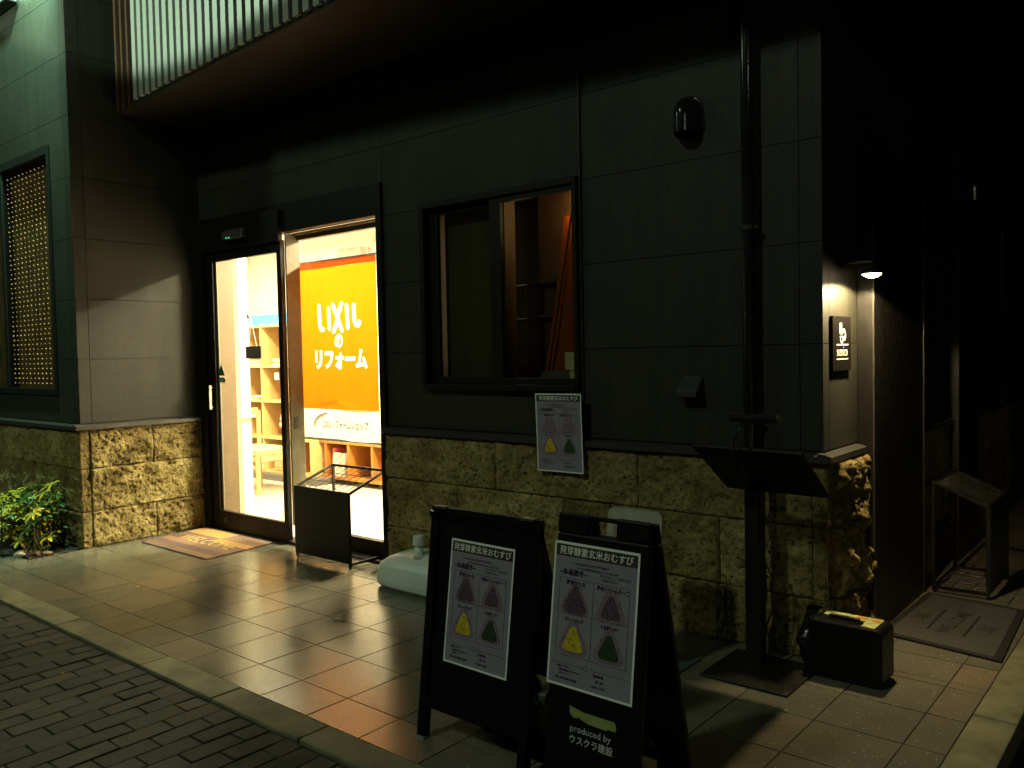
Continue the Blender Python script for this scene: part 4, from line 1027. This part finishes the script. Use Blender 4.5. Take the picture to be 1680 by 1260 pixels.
# ------------------------------------------------------------------ flag base tank
TK = thing('water_tank_base', 'white plastic water-filled flag base with a capped neck on the tiles', 'flag base', (-3.43, 3.33, 0))
mb = MB(); cx, cy, hx, hy = -3.425, 3.335, 0.345, 0.175
def tank(a, b):
    th = 2 * PI * a
    prof = [(0.90, 0.004), (0.985, 0.02), (1.0, 0.05), (0.985, 0.10), (0.93, 0.135), (0.78, 0.170), (0.60, 0.195), (0.40, 0.208), (0.2, 0.212), (0.0, 0.213)]
    f = b * (len(prof) - 1); i = min(int(f), len(prof) - 2); t = f - i
    k = prof[i][0] * (1 - t) + prof[i + 1][0] * t; z = prof[i][1] * (1 - t) + prof[i + 1][1] * t
    c, s_ = math.cos(th), math.sin(th); e_ = 0.42
    z -= 0.018 * math.exp(-((math.cos(th)) / 0.25) ** 2) * max(0, 1 - k) * 0
    return (cx + hx * k * math.copysign(abs(c) ** e_, c), cy + hy * k * math.copysign(abs(s_) ** e_, s_), z)
mb.grid(tank, 64, 36); mb.build('tank', TNK, TK, smooth=True)
mb = MB(); mb.lathe([(0.034, 0.0), (0.030, 0.02), (0.024, 0.03), (0.023, 0.075)], 24, (-3.435, 3.25, 0.195)); mb.build('neck', TNK, TK, smooth=True)
mb = MB(); mb.lathe([(0.033, 0.0), (0.035, 0.004), (0.034, 0.040), (0.030, 0.055), (0.018, 0.057)], 12, (-3.435, 3.25, 0.268)); mb.build('cap', TNK, TK)
mb = MB(); mb.tube([(-3.36, 3.29, 0.208), (-3.34, 3.29, 0.235), (-3.22, 3.30, 0.238), (-3.19, 3.30, 0.205)], 0.012, 12); mb.build('carry_handle', TNK, TK, smooth=True)

# ------------------------------------------------------------------ doormats
cxm, cym = -5.635, 3.235
D1 = thing('doormat', 'striped brown doormat with yellow lettering before the lit door', 'doormat', (cxm, cym, 0.0), 'doormats')
m1 = MB(); m1.add([(-0.41, -.315, .0), (.49, -.315, 0), (.43, .265, 0), (-.50, .265, 0), (-0.41, -.315, .009), (.49, -.315, .009), (.43, .265, .009), (-.50, .265, .009)],
       [(3, 2, 1, 0), (4, 5, 6, 7), (0, 1, 5, 4), (1, 2, 6, 5), (2, 3, 7, 6), (3, 0, 4, 7)])
m1.build('mat', MT1, D1, 0.002, world=False)
me = text_mesh([('WELCOME', 0.02, -0.09, 0.17, 'CENTER', 0.0, 0.85)])
for v in me.vertices: v.co.z += 0.0095
finish('lettering', me, MTY, D1, world=False)
D2 = thing('doormat', 'grey doormat with dark border, palm prints and lettering at the side entrance', 'doormat', (-0.93, 4.40, 0), 'doormats')
a, b, c, d = (-0.255, -0.30), (0.262, -0.43), (0.20, 0.37), (-0.215, 0.435)
W0 = [(-0.25, -0.36), (0.27, -0.44), (0.235, 0.40), (-0.225, 0.45)]
m2 = MB().prism(W0, 0, 0.010); m2.build('mat', MTD, D2, world=False)
def ins(p, k): return (p[0] * k, p[1] * k)
MB().prism([(-0.215, -.335), (0.235, -0.405), (0.205, 0.365), (-0.195, 0.415)], 0.0102, 0.0112).build('field', MT2, D2, world=False)
tm = text_mesh([('WELCOME', 0, -0.03, 0.088, 'CENTER', 0.0006, 0.92)])
tm.transform(Matrix.Translation((0.0, -0.01, 0.0118)) @ Matrix.Rotation(rad(86), 4, 'Z')); finish('lettering', tm, MTD, D2, world=False)
mb = MB()
mb.box(-0.085, -0.072, -0.19, 0.17, 0.0114, 0.0120); mb.box(0.072, 0.085, -0.21, 0.15, 0.0114, 0.0120)
for (px_, py_) in ((-0.145, 0.0), (0.150, -0.03)):
    for k in range(9):
        a_ = 2 * PI * k / 9 + .2; l = 0.055 if k % 2 else 0.04
        mb.add([(px_, py_, .0117), (px_ + l * .6 * math.cos(a_ - .18), py_ + l * 1.4 * .6 * math.sin(a_ - .18), .0117), (px_ + l * math.cos(a_), py_ + l * 1.4 * math.sin(a_), .0117), (px_ + l * .6 * math.cos(a_ + .18), py_ + l * 1.4 * .6 * math.sin(a_ + .18), .0117)], [(0, 1, 2, 3)])
mb.build('palm_print', MTD, D2, world=False)

# ------------------------------------------------------------------ shop interior things
# banner
BN = thing('hanging_banner', 'large orange cloth banner with white lettering hanging inside the lit entrance', 'banner', (-4.75, 3.75, 0.74))
def bw_(x, z): return 3.75 + 0.010 * math.sin((x + 4.3) * 7) * (0.3 + (2.03 - z) * 0.5) + 0.004 * math.sin(z * 5)
xl_, xr_ = -5.195, -4.312
mb = MB(); mb.grid(lambda a, b: (xl_ + (xr_ - xl_) * a, bw_(xl_ + (xr_ - xl_) * a, 1.983) - .001, 1.983 + .048 * b), 30, 2); mb.build('hem', BRD, BN, smooth=True)
mb = MB(); mb.grid(lambda a, b: (xl_ + (xr_ - xl_) * a, bw_(xl_ + (xr_ - xl_) * a, .75 + .218 * b), .75 + .218 * b), 30, 8); mb.build('lower_band', BWH, BN, smooth=True)
mb = MB(); mb.tube([(-5.25, 3.75, 2.035), (-4.25, 3.75, 2.035)], 0.009, 10); mb.tube([(-5.23, 3.75, .748), (-4.27, 3.75, .748)], 0.010, 10); mb.build('rod', LWH, BN)
mb = MB()
for x_ in (-5.15, -4.40): mb.tube([(x_, 3.75, 2.04), (x_, 3.75, 2.6)], 0.002, 6)
mb.build('cord', LWH, BN)
def onbanner(me, mat, nm, dy=0.006):
    for v in me.vertices:
        x_, z_ = v.co.x, v.co.y; v.co = (x_, bw_(x_, z_) - dy - v.co.z, z_)
    return finish(nm, me, mat, BN)
st = MB()
stroke(st, [(-4.957, 1.712), (-4.952, 1.575), (-4.940, 1.548), (-4.915, 1.543)], 0.034)
stroke(st, [(-4.845, 1.690), (-4.841, 1.548)], 0.034)
stroke(st, [(-4.792, 1.712), (-4.752, 1.640), (-4.735, 1.605), (-4.694, 1.530)], 0.036)
stroke(st, [(-4.692, 1.715), (-4.738, 1.640), (-4.747, 1.600), (-4.790, 1.528)], 0.036)
stroke(st, [(-4.634, 1.700), (-4.626, 1.548)], 0.034)
stroke(st, [(-4.556, 1.700), (-4.553, 1.596), (-4.540, 1.568), (-4.510, 1.562), (-4.500, 1.580)], 0.034)
polys = [[(st.v[i][0], st.v[i][1]) for i in f_] for f_ in st.f]
for me in (text_mesh([('の', -4.735, 1.414, 0.125, 'CENTER', 0.0035, 0.85)]), text_mesh([('リフォーム', -4.730, 1.272, 0.150, 'CENTER', 0.007, 0.82)])):
    polys += [[(me.vertices[i].co.x, me.vertices[i].co.y) for i in p.vertices] for p in me.polygons]
from mathutils import geometry
cv, cf_ = [], []
for p in [[(xl_, .968), (xr_, .968), (xr_, 1.983), (xl_, 1.983)]] + polys:
    ar = sum(p[i][0] * p[(i + 1) % len(p)][1] - p[(i + 1) % len(p)][0] * p[i][1] for i in range(len(p)))
    if abs(ar) < 1e-8: continue
    if ar < 0: p = p[::-1]
    cf_.append(list(range(len(cv), len(cv) + len(p)))); cv += [Vector(q) for q in p]
for i in range(1, 24):
    for j in range(1, 26): cv.append(Vector((xl_ + (xr_ - xl_) * i / 24 + 1e-4 * (j % 2), .968 + 1.015 * j / 26 + 1e-4 * (i % 3))))
ov, oe, of_, _, _, orig = geometry.delaunay_2d_cdt(cv, [], cf_, 1, 1e-5)
me = bpy.data.meshes.new('cloth'); me.from_pydata([(v.x, bw_(v.x, v.y), v.y) for v in ov], [], [tuple(f_) for f_ in of_])
cl_ = finish('cloth', me, [BOR, mat_cloth('white_print_cloth', (0.96, 0.93, 0.80), 0.5, 0.02)], BN, smooth=True)
for p, og in zip(me.polygons, orig): p.material_index = 1 if any(k > 0 for k in og) else 0
me = text_mesh([('LIXILリフォームショップ', -4.940, 0.836, 0.068, 'LEFT', 0.0014, 0.69), ]); onbanner(me, GRT, 'lettering')
me = text_mesh([('住まいのことなら', -4.812, 0.898, 0.030, 'LEFT', 0.0, 0.9)]); onbanner(me, simple('faint_grey_letter', (0.38, 0.37, 0.32), 0.7), 'lettering')
st = MB()
for k in range(3):
    pts_ = [(-5.045 + 0.012 * k + (0.165 - .03 * k) * (1 - math.cos(t * PI / 2 / 10)), 0.838 + (0.100 - 0.012 * k) * math.sin(t * PI / 2 / 10)) for t in range(11)]
    stroke(st, pts_, 0.008 - .0015 * k, 0.0003 * k)
me = bpy.data.meshes.new('a'); me.from_pydata([tuple(v) for v in st.v], [], st.f); onbanner(me, AMB, 'arc_emblem')

# OPEN plate
OP = thing('open_sign', 'small dark OPEN plate hanging on strings inside the glass door', 'sign', (-5.54, YW + 0.03, 1.40))
MB().box(-5.642, -5.440, YW + 0.026, YW + 0.034, 1.342, 1.437).build('plate', simple('open_plate', (0.05, 0.04, 0.03), 0.6), OP, 0.001)
finish('lettering', place(text_mesh([('OPEN', 0, -0.018, 0.052, 'CENTER', 0.0, 0.9)]), faceM((-5.541, YW + 0.0255, 1.39))), GRT, OP)
mb = MB(); mb.tube([(-5.60, YW + .03, 1.437), (-5.565, YW + .03, 1.66)], 0.0022, 6); mb.tube([(-5.50, YW + .03, 1.437), (-5.565, YW + .03, 1.66)], 0.0022, 6); mb.build('string', LWH, OP)
mb = MB(); mb.tube([(-5.565, YW + .006, 1.66), (-5.565, YW + .035, 1.66)], [.018, .004], 12); mb.build('suction_cup', LWH, OP)

# tall cubby shelf
SH = thing('cubby_shelf', 'tall pale wooden cubby shelf against the white wall inside the shop', 'shelf', (-8.05, 5.5, 0.085))
sx = [-8.92, -8.48, -8.05, -7.63, -7.20]; sz = [0.092, 0.465, 0.867, 1.25, 1.695]; y0s, y1s = 5.297, 5.78
mb = MB()
for z in sz: mb.box(sx[0] - .012, sx[-1] + .012, y0s + .001, y1s - .01, z - .012, z + .012)
mb.build('shelf_board', PIL, SH)
for x_ in sx:
    m_ = MB()
    for z_, z__ in zip(sz, sz[1:]): m_.box(x_ - .011, x_ + .011, y0s, y1s - .01, z_ + .0125, z__ - .0125)
    m_.build('divider', PIL, SH)
MB().box(sx[0], sx[-1], y1s - .009, y1s, sz[0], sz[-1]).build('back_panel', PIN, SH)
o = MB().box(-8.40, -7.30, 5.34, 5.352, 1.712, 1.82).build('blue_print', BLU); tag(o, 'long bright blue print standing on top of the tall cubby shelf', 'print')
# contents
h = MB(); pts_ = []
for k in range(32):
    t = 2 * PI * k / 32; pts_.append((0.042 * math.sin(t) ** 3 * 1.1, 0.038 * (13 * math.cos(t) - 5 * math.cos(2 * t) - 2 * math.cos(3 * t) - math.cos(4 * t)) / 13))
H_ = thing('heart_ornament', 'white heart ornament on a stick inside the tall cubby shelf', 'ornament', (-7.70, 5.38, 0.88))
h.prism(pts_, 0, 0.012, faceM((-7.70, 5.38, 1.045))); h.build('heart', LWH, H_, 0.003)
mb = MB(); mb.tube([(-7.70, 5.38, 0.88), (-7.70, 5.38, 1.01)], 0.003, 8); mb.lathe([(0.03, 0), (0.03, .01)], 16, (-7.70, 5.38, .88)); mb.build('stick', LWH, H_)
o = MB().box(-7.74, -7.66, 5.42, 5.50, 0.88, 0.965).build('red_box', PNK, None, .003); tag(o, 'small red box behind the white heart ornament', 'box')
for k, (x_, z_, w_, lb) in enumerate(((-7.83, 1.14, .07, 'white framed card hanging in the tall cubby shelf, largest of two'), (-7.72, 1.09, .055, 'small white framed card in the tall cubby shelf beside the larger one'))):
    o = MB().box(x_ - w_ / 2, x_ + w_ / 2, 5.34, 5.352, z_ - w_ * .5, z_ + w_ * .6).build('framed_card', WHT, None, .003); tag(o, lb, 'card', 'framed cards in the shelf')
mb = MB()
W_ = thing('flower_wreath', 'round cream and pink flower wreath in the cubby shelf above the basket', 'wreath', (-7.70, 5.36, 0.50))
FLW = [simple('cream_petal', (0.8, 0.75, 0.6), 0.8), simple('pink_petal', (0.7, 0.25, 0.2), 0.8)]
for mi in range(2):
    m_ = MB()
    for k in range(mi, 18, 2):
        a = 2 * PI * k / 18; r_ = 0.085 + random.uniform(-.01, .01); c_ = Vector((-7.70 + r_ * math.cos(a), 5.36 + random.uniform(-.01, .01), 0.645 + r_ * math.sin(a)))
        m_.lathe([(0.006, -.02), (0.026, -.006), (0.028, .006), (0.008, .02)], 9, c_)
    m_.build('flower', FLW[mi], W_)
BK = thing('storage_basket', 'tan woven storage basket in the lowest cubby of the tall shelf', 'basket', (-7.76, 5.45, 0.10))
m_ = MB(); m_.box(-7.865, -7.655, 5.31, 5.55, 0.106, 0.32); m_.build('body', CAR, BK, .006)
m_ = MB(); m_.box(-7.872, -7.648, 5.303, 5.557, 0.3205, 0.345)
for k in range(6): m_.box(-7.866, -7.654, 5.304, 5.309, 0.125 + k * .032, 0.139 + k * .032)
m_.build('rim', PIL, BK, .002)
for k in range(5):
    o = MB().box(-8.20 + .01 * (k % 2), -8.10 + .01 * (k % 2), 5.33, 5.45, 0.106 + k * .058, 0.156 + k * .058).build('paper_roll_box', WHT, None, .006)
    tag(o, ('bottom', 'second from bottom', 'middle', 'second from top', 'topmost')[k] + ' white box of the stack left of the tan basket', 'box', 'white stacked boxes')
random.seed(5)
BCOL = [simple('book_white', (0.75, 0.73, 0.65), 0.5), simple('book_orange', (0.65, 0.28, 0.05), 0.5), simple('book_lilac', (0.5, 0.45, 0.6), 0.5), simple('book_tan', (0.5, 0.4, 0.25), 0.5)]
def pile(cx, z0, n, nm, lab, w=0.11):
    R_ = thing('paper_pile', lab, 'papers', (cx, 5.36, z0), 'paper piles in the tall shelf'); z = z0
    for k in range(n):
        t = random.uniform(.008, .018); M_ = Matrix.Translation((cx, 5.38, z)) @ Matrix.Rotation(random.uniform(-.25, .25), 4, 'Z')
        MB().box(-w, w, -.06, .06, 0, t, M_).build('sheet_stack', BCOL[k % 4], R_); z += t + .001
pile(-8.22, 1.263, 4, 'a', 'loose papers in the top left cubby behind the OPEN plate')
pile(-7.77, 1.263, 5, 'b', 'lilac and white paper pile in the top cubby left of the door stile', .10)
pile(-8.20, 0.880, 3, 'c', 'flat papers in the second cubby behind the door glass')
pile(-7.37, 1.263, 4, 'd', 'paper pile in the top right cubby seen past the frame post')
pile(-7.37, 0.880, 3, 'e', 'paper pile in the second right cubby seen past the frame post')
m_ = MB(); 
for k in range(7): m_.box(-7.73, -7.70, 5.33, 5.335, 1.36 + k * .045, 1.39 + k * .045)
m_.tube([(-7.715, 5.34, 1.34), (-7.715, 5.34, 1.683)], .006, 8)
o = m_.build('paper_garland', simple('orange_paper', (0.75, 0.25, 0.03), 0.6, 0, .5, 60)); tag(o, 'orange garland strip hanging in the top cubby of the tall shelf', 'garland')

# low orange shelf
LS = thing('low_shelf', 'low orange wooden shelf with open cubbies under the banner', 'shelf', (-6.6, 5.5, 0))
lx_ = [-7.47, -7.09, -6.72, -6.352, -5.98, -5.6]; m_ = MB()
m_.box(lx_[0] - .02, lx_[-1] + .02, 5.40, 5.79, .445, .47); m_.box(lx_[0], lx_[-1], 5.41, 5.79, .075, .10)
for x_ in lx_: m_.box(x_ - .018, x_ + .018, 5.405, 5.785, .1005, .4445)
m_.build('carcass', ORW, LS, .002)
MB().box(lx_[0], lx_[-1], 5.786, 5.794, .1, .44).build('back_panel', PIN, LS)
m_ = MB()
for x_ in (lx_[0] + .05, -6.27, lx_[-1] - .05): m_.tube([(x_, 5.45, .02), (x_, 5.45, .075)], .02, 12)
m_.build('leg', TRM, LS)
x_ = -7.03
for k in range(6):
    w_ = random.uniform(.014, .03); hh = random.uniform(.22, .30); t = 0.10 + random.uniform(-.02, .03)
    M_ = Matrix.Translation((x_, 5.43, .1015)) @ Matrix.Rotation(t, 4, 'Y')
    o = MB().box(0, w_, 0, .2, 0, hh, M_).build('book', [PNK, BCOL[0], PNK, BCOL[1], BCOL[0], BCOL[3]][k], None, .001)
    tag(o, ('thin red book standing at the left end of the low shelf row', 'white book leaning beside the thin red one in the low shelf', 'second red book leaning in the low shelf row', 'orange book leaning in the low shelf row', 'white book near the right end of the low shelf row', 'tan book at the right end of the low shelf row')[k], 'book', 'books in the low shelf')
    x_ += w_ + .022
MGZ = simple('magazine_cover', (0.5, 0.35, 0.25), 0.4, 0, 0.9, 25)
o = MB().box(-6.92, -6.76, 0, .008, 0, .24, Matrix.Translation((0, 5.35, .12)) @ Matrix.Rotation(-.12, 4, 'X')).build('magazine', MGZ); tag(o, 'colourful magazine propped at the front of the low shelf', 'magazine')

# chair
CH = thing('chair', 'pale wooden chair with a green seat pad beyond the glass door', 'chair', (-7.2, 4.75, 0.02))
LW = PIL
seat = MB().box(-7.62, -7.03, 4.55, 4.97, .40, .425).build('seat', LW, CH, .004)
MB().box(-7.615, -7.035, 4.555, 4.965, .4255, .455).build('seat_pad', GSE, CH, .012)
for (a, b, tp) in ((-7.05, 4.57, .40), (-7.60, 4.57, .80), (-7.05, 4.95, .40), (-7.60, 4.95, .80)):
    MB().bar((a, b, .02), (a, b, tp), .034).build('leg', LW, CH, .003)
MB().bar((-7.60, 4.60, .80), (-7.60, 4.94, .80), .03, .06).build('backrest', LW, CH, .004)
mb = MB(); mb.bar((-7.05, 4.60, .365), (-7.05, 4.92, .365), .02, .05); mb.bar((-7.58, 4.57, .365), (-7.07, 4.57, .365), .02, .05); mb.build('apron', LW, CH)

# nobori flag and flyers behind the side window
NB = thing('feather_flag', 'dim orange vertical flag standing behind the side window glass', 'flag', (-2.70, YW + .2, 1.14))
NBM = mat_cloth('dull_orange_flag', (0.45, 0.09, 0.008), .3, .2)
mb = MB(); yb_ = YW + 0.22
mb.grid(lambda a, b: (-2.93 + 0.17 * b + a * (0.47 - .10 * b), yb_ + 0.015 * math.sin(a * 7 + b * 3) + .10 * a, 1.15 + 0.95 * b), 14, 20); mb.build('cloth', NBM, NB, smooth=True)
mb = MB(); mb.tube([(-2.90, yb_ - .01, 1.142), (-2.69, yb_ - .01, 2.15)], .006, 8); mb.build('pole', TRM, NB)
me = text_mesh([(c, 0, 0.70 - .105 * k, 0.075, 'CENTER', 0.001, -0.8) for k, c in enumerate('LIXILのリ')]); 
me.transform(faceM((-2.665, yb_ - 0.012, 1.20)) @ Matrix.Rotation(rad(-10), 4, 'Z')); finish('lettering', me, simple('dim_flag_letter', (0.12, 0.10, 0.07), 0.8), NB)
mb = MB(); mb.grid(lambda a, b: (-2.87 + 0.30 * a, YW + .13, 1.142 + .10 * b), 6, 3); mb.build('lower_band', simple('grey_flag_band', (0.10, 0.10, 0.08), .8), NB)
o = MB().box(-2.655, -2.545, YW + .105, YW + .108, 1.165, 1.245, None).build('flyer', simple('tan_flyer', (0.75, 0.55, 0.26), .6)); tag(o, 'lower pale flyer in the bottom right corner of the side window', 'flyer', 'flyers in the window')
o = MB().box(-2.69, -2.56, YW + .112, YW + .115, 1.25, 1.345).build('flyer', MATS['tan_flyer']); tag(o, 'upper flyer with dark bars in the bottom right corner of the side window', 'flyer', 'flyers in the window')

# ------------------------------------------------------------------ plant, pebbles, litter
PL = thing('shrub', 'variegated umbrella-leaf shrub with yellow and green leaves by the stone base', 'shrub', (-6.45, 2.38, 0))
rnd = random.Random(21)
gl, yl, stm = MB(), MB(), MB()
def leaf(mbx, base, d, up, ln, wd):
    d = d.normalized(); s_ = d.cross(up).normalized(); droop = Vector((0, 0, -1))
    rows = []
    for k, (t, w_) in enumerate(((0, .12), (.3, .75), (.6, 1.0), (.85, .65), (1.0, .08))):
        c_ = base + d * ln * t + droop * ln * .30 * t * t
        rows.append((c_ - s_ * wd * w_ / 2 + up * .004 * w_, c_, c_ + s_ * wd * w_ / 2 + up * .004 * w_))
    vs = [p for r_ in rows for p in r_]
    fs = [(i * 3 + j, i * 3 + j + 1, (i + 1) * 3 + j + 1, (i + 1) * 3 + j) for i in range(4) for j in range(2)]
    mbx.add(vs, fs)
for k in range(170):
    cx_ = rnd.choice((-6.42, -6.62, -6.95, -6.33, -6.55, -6.78)) + rnd.gauss(0, .10); cy_ = 2.36 + rnd.gauss(0, .075)
    cx_ = min(cx_, -6.22); cy_ = min(cy_, 2.52)
    top = .44 - 0.20 * abs(cx_ + 6.55) + rnd.uniform(-.05, .04)
    z_ = rnd.uniform(.04, max(.12, top))
    c_ = Vector((cx_, cy_, z_)); 
    if rnd.random() < .6: stm.tube([(cx_ + rnd.gauss(0, .03), cy_ + rnd.gauss(0, .03), 0), ((cx_ * 2 + cx_) / 3, cy_, z_ * .5), tuple(c_)], [.005, .004, .0025], 6)
    tilt = Vector((rnd.gauss(0, .35), rnd.gauss(-.25, .3), 1)).normalized()
    n = rnd.choice((6, 7, 7, 8)); a0 = rnd.uniform(0, 6.28)
    yellow = rnd.random() < (.7 if cx_ < -6.45 else .45)
    for j in range(n):
        a = a0 + 2 * PI * j / n; e1 = tilt.cross(Vector((1, 0, 0))).normalized(); e2 = tilt.cross(e1).normalized()
        d = e1 * math.cos(a) + e2 * math.sin(a) + tilt * rnd.uniform(-.05, .35)
        leaf(yl if (yellow and rnd.random() < .8) else gl, c_, d, tilt, rnd.uniform(.055, .088), rnd.uniform(.019, .029))
o = gl.build('foliage', LEG, PL, smooth=True); o = yl.build('yellow_foliage', LEY, PL, smooth=True); stm.build('stems', STM, PL)
def rock(x, y, r, mat, lab, sq=.6):
    m_ = MB(); sd = rnd.uniform(0, 50)
    def fn(a, b):
        th = 2 * PI * a; ph = PI * b; v = Vector((math.sin(ph) * math.cos(th), math.sin(ph) * math.sin(th), math.cos(ph)))
        k = 1 + .35 * noise.noise(v * 1.3 + Vector((sd, 0, 0))) + .08 * noise.noise(v * 4 + Vector((sd, 0, 0)))
        return (x + v.x * r * k * 1.2, y + v.y * r * k, r * sq * .7 + v.z * r * k * sq)
    m_.grid(fn, 20, 12); o_ = m_.build('rock', mat, smooth=True); tag(o_, lab, 'rock', 'rocks edging the planting bed')
rock(-6.33, 2.20, .040, RKP, 'pale cream rock at the edge of the planting bed')
rock(-6.27, 2.265, .042, RKB, 'brown rock between the pale one and the shrub leaves')
rock(-6.23, 2.335, .034, RKB, 'small flat brown rock nearest the stone corner', .5)
rock(-6.46, 2.165, .045, RKD, 'dark grey rock at the left edge of the planting bed')
def litter(x, y, lab, mat, l=.02, name='fallen_leaf', cat='leaf'):
    m_ = MB(); a = rnd.uniform(0, 3); d = Vector((math.cos(a), math.sin(a), 0)); leaf(m_, Vector((x, y, .012)), d, Vector((0, 0, 1)), l, l * .5); o_ = m_.build(name, mat); tag(o_, lab, cat, 'fallen leaves on the paving')
litter(-4.85, 2.30, 'yellow fallen leaf on the tiles near the left kerb', LEY, .035)
litter(-2.46, 1.71, 'green weed leaf in the joint beside the kerb', LEG, .03)
litter(-3.78, 1.45, 'tiny yellow leaf on the brick pavement', LEY, .02)
o = MB().tube([(-3.42, 2.63, .006), (-3.385, 2.65, .009), (-3.365, 2.642, .006)], .006, 8).build('cigarette_butt', CAR); tag(o, 'tiny crushed cigarette butt on the shiny tiles', 'litter')

# ------------------------------------------------------------------ one object per separate piece
def split_pieces(o):
    me = o.data; nv = len(me.vertices)
    if nv == 0 or nv > 60000: return
    par = list(range(nv))
    def find(a):
        while par[a] != a: par[a] = par[par[a]]; a = par[a]
        return a
    for e in me.edges:
        a, b = find(e.vertices[0]), find(e.vertices[1])
        if a != b: par[a] = b
    isl = {}
    for v in me.vertices:
        isl.setdefault(find(v.index), []).append(v.co)
    if not 1 < len(isl) <= 40: return
    boxes = []
    for k, cs in isl.items():
        lo = [min(c[i] for c in cs) for i in range(3)]; hi = [max(c[i] for c in cs) for i in range(3)]
        boxes.append((k, lo, hi, math.dist(lo, hi)))
    cl = list(range(len(boxes)))
    def cf(a):
        while cl[a] != a: a = cl[a]
        return a
    for i in range(len(boxes)):
        for j in range(i):
            g = math.sqrt(sum(max(0, boxes[i][1][q] - boxes[j][2][q], boxes[j][1][q] - boxes[i][2][q]) ** 2 for q in range(3)))
            if g < 0.012: cl[cf(i)] = cf(j)
    roots = sorted({cf(i) for i in range(len(boxes))})
    if len(roots) < 2: return
    grp = {boxes[i][0]: roots.index(cf(i)) for i in range(len(boxes))}
    smooth = me.polygons[0].use_smooth; base = o.name.split('.')[0]
    parts = [([], [], {}) for _ in roots]
    for p in me.polygons:
        V, F, mp = parts[grp[find(p.vertices[0])]]; f_ = []
        for q in p.vertices:
            if q not in mp: mp[q] = len(V); V.append(tuple(me.vertices[q].co))
            f_.append(mp[q])
        F.append(tuple(f_))
    mats = [m for m in me.materials]
    for gi, (V, F, mp) in enumerate(parts):
        nm = bpy.data.meshes.new(base); nm.from_pydata(V, [], F)
        for m in mats: nm.materials.append(m)
        for p in nm.polygons: p.use_smooth = smooth
        if gi == 0: o.data = nm
        else:
            c = o.copy(); c.data = nm; c.name = base; COL.objects.link(c)
SPLIT = set('rail hinge foot_cap drip_trim mortar_backing handle cord leg label label_print pipe_bracket cable bracket front_panel rear_panel window_reveal foot string weather_strip side_entrance_head edge_trim packet rod stand interior_wall base_plate apron indicator_light top_frame bottom_frame door_frame fixed_window inner_pillar flower framed_card sheet_stack back_shelf wall_core stems'.split()) - {'stems'}
for o in list(COL.objects):
    if o.type == 'MESH' and o.parent and o.name.split('.')[0] in SPLIT and not o.children: split_pieces(o)

# ------------------------------------------------------------------ lights
WARM = (1.0, 0.85, 0.54)
light('shop_ceiling_light', 'AREA', (-5.55, 4.35, 2.55), 135, WARM, shape='RECTANGLE', size=0.5, size_y=0.12)
light('shop_ceiling_light', 'AREA', (-7.4, 4.45, 2.55), 170, WARM, shape='RECTANGLE', size=1.2, size_y=0.22)
light('shop_ceiling_light', 'AREA', (-4.62, 4.60, 2.55), 340, WARM, shape='RECTANGLE', size=0.5, size_y=0.12)
light('nook_fill_light', 'POINT', (-2.66, YW + .27, 2.16), 5.0, (1.0, 0.62, 0.28), shadow_soft_size=.03)  # added point light without a fixture, brightens the window reveal
sp_ = light('wall_lamp_light', 'SPOT', (lx, ly, lz - .02), 85, (1.0, 0.77, 0.40), spot_size=rad(168), spot_blend=0.12, shadow_soft_size=0.025)
aim(sp_, (lx - .0, ly - .05, 0))
GRN = (0.66, 1.0, 0.60)
light('street_lamp', 'POINT', (-3.6, -5.8, 8.4), 780, (0.82, 1.0, 0.72), shadow_soft_size=0.35)
light('left_street_lamp', 'POINT', (-12.0, -3.0, 6.5), 200, GRN, shadow_soft_size=0.3)
light('far_street_lamp', 'POINT', (7.0, -3.6, 5.0), 110, (0.95, 1.0, 0.66), shadow_soft_size=0.12)
fl = light('facade_lamp', 'SPOT', (-6.40, 2.22, 4.72), 820, (0.50, 1.0, 0.66), shadow_soft_size=0.06, spot_size=rad(95), spot_blend=0.6)
aim(fl, (-7.3, 2.45, 3.3))
bs = light('balcony_fill_spot', 'SPOT', (-4.8, -6.0, 3.9), 6500, (0.70, 1.0, 0.70), spot_size=rad(64), spot_blend=0.05, shadow_soft_size=0.05)  # added spot, no such fixture known; brightens the balcony slats
aim(bs, (-4.8, 2.9, 8.55))

# night sky
w = bpy.data.worlds.new('World'); scn.world = w; w.use_nodes = True
nt = w.node_tree; bg = nt.nodes['Background']
sky = nt.nodes.new('ShaderNodeTexSky'); sky.sky_type = 'NISHITA'; sky.sun_disc = False; sky.sun_elevation = rad(-4.5); sky.sun_rotation = rad(200)
nt.links.new(sky.outputs[0], bg.inputs[0]); bg.inputs[1].default_value = 0.05

# ------------------------------------------------------------------ camera
cam = bpy.data.cameras.new('camera'); co = bpy.data.objects.new('camera', cam); COL.objects.link(co)
yaw, pit, rol = -.697, .0378, .0202
f = Vector((math.sin(yaw) * math.cos(pit), math.cos(yaw) * math.cos(pit), -math.sin(pit))); r = Vector((math.cos(yaw), -math.sin(yaw), 0)); d = f.cross(r)
r2 = r * math.cos(rol) + d * math.sin(rol); d2 = -r * math.sin(rol) + d * math.cos(rol)
M = Matrix(((r2.x, -d2.x, -f.x, 0), (r2.y, -d2.y, -f.y, 0), (r2.z, -d2.z, -f.z, 1.35), (0, 0, 0, 1)))
co.matrix_world = M
cam.sensor_width = 36; cam.lens = 36 * 1368 / 1680; cam.clip_end = 300; cam.clip_start = 0.05
scn.camera = co
scn.view_settings.view_transform = 'Standard'; scn.view_settings.look = 'None'; scn.view_settings.exposure = 0; scn.view_settings.gamma = 1
scn.cycles.sample_clamp_indirect = 4; scn.cycles.max_bounces = 8; scn.cycles.transparent_max_bounces = 12
scn.cycles.caustics_reflective = False; scn.cycles.caustics_refractive = False
scn.cycles.use_denoising = True
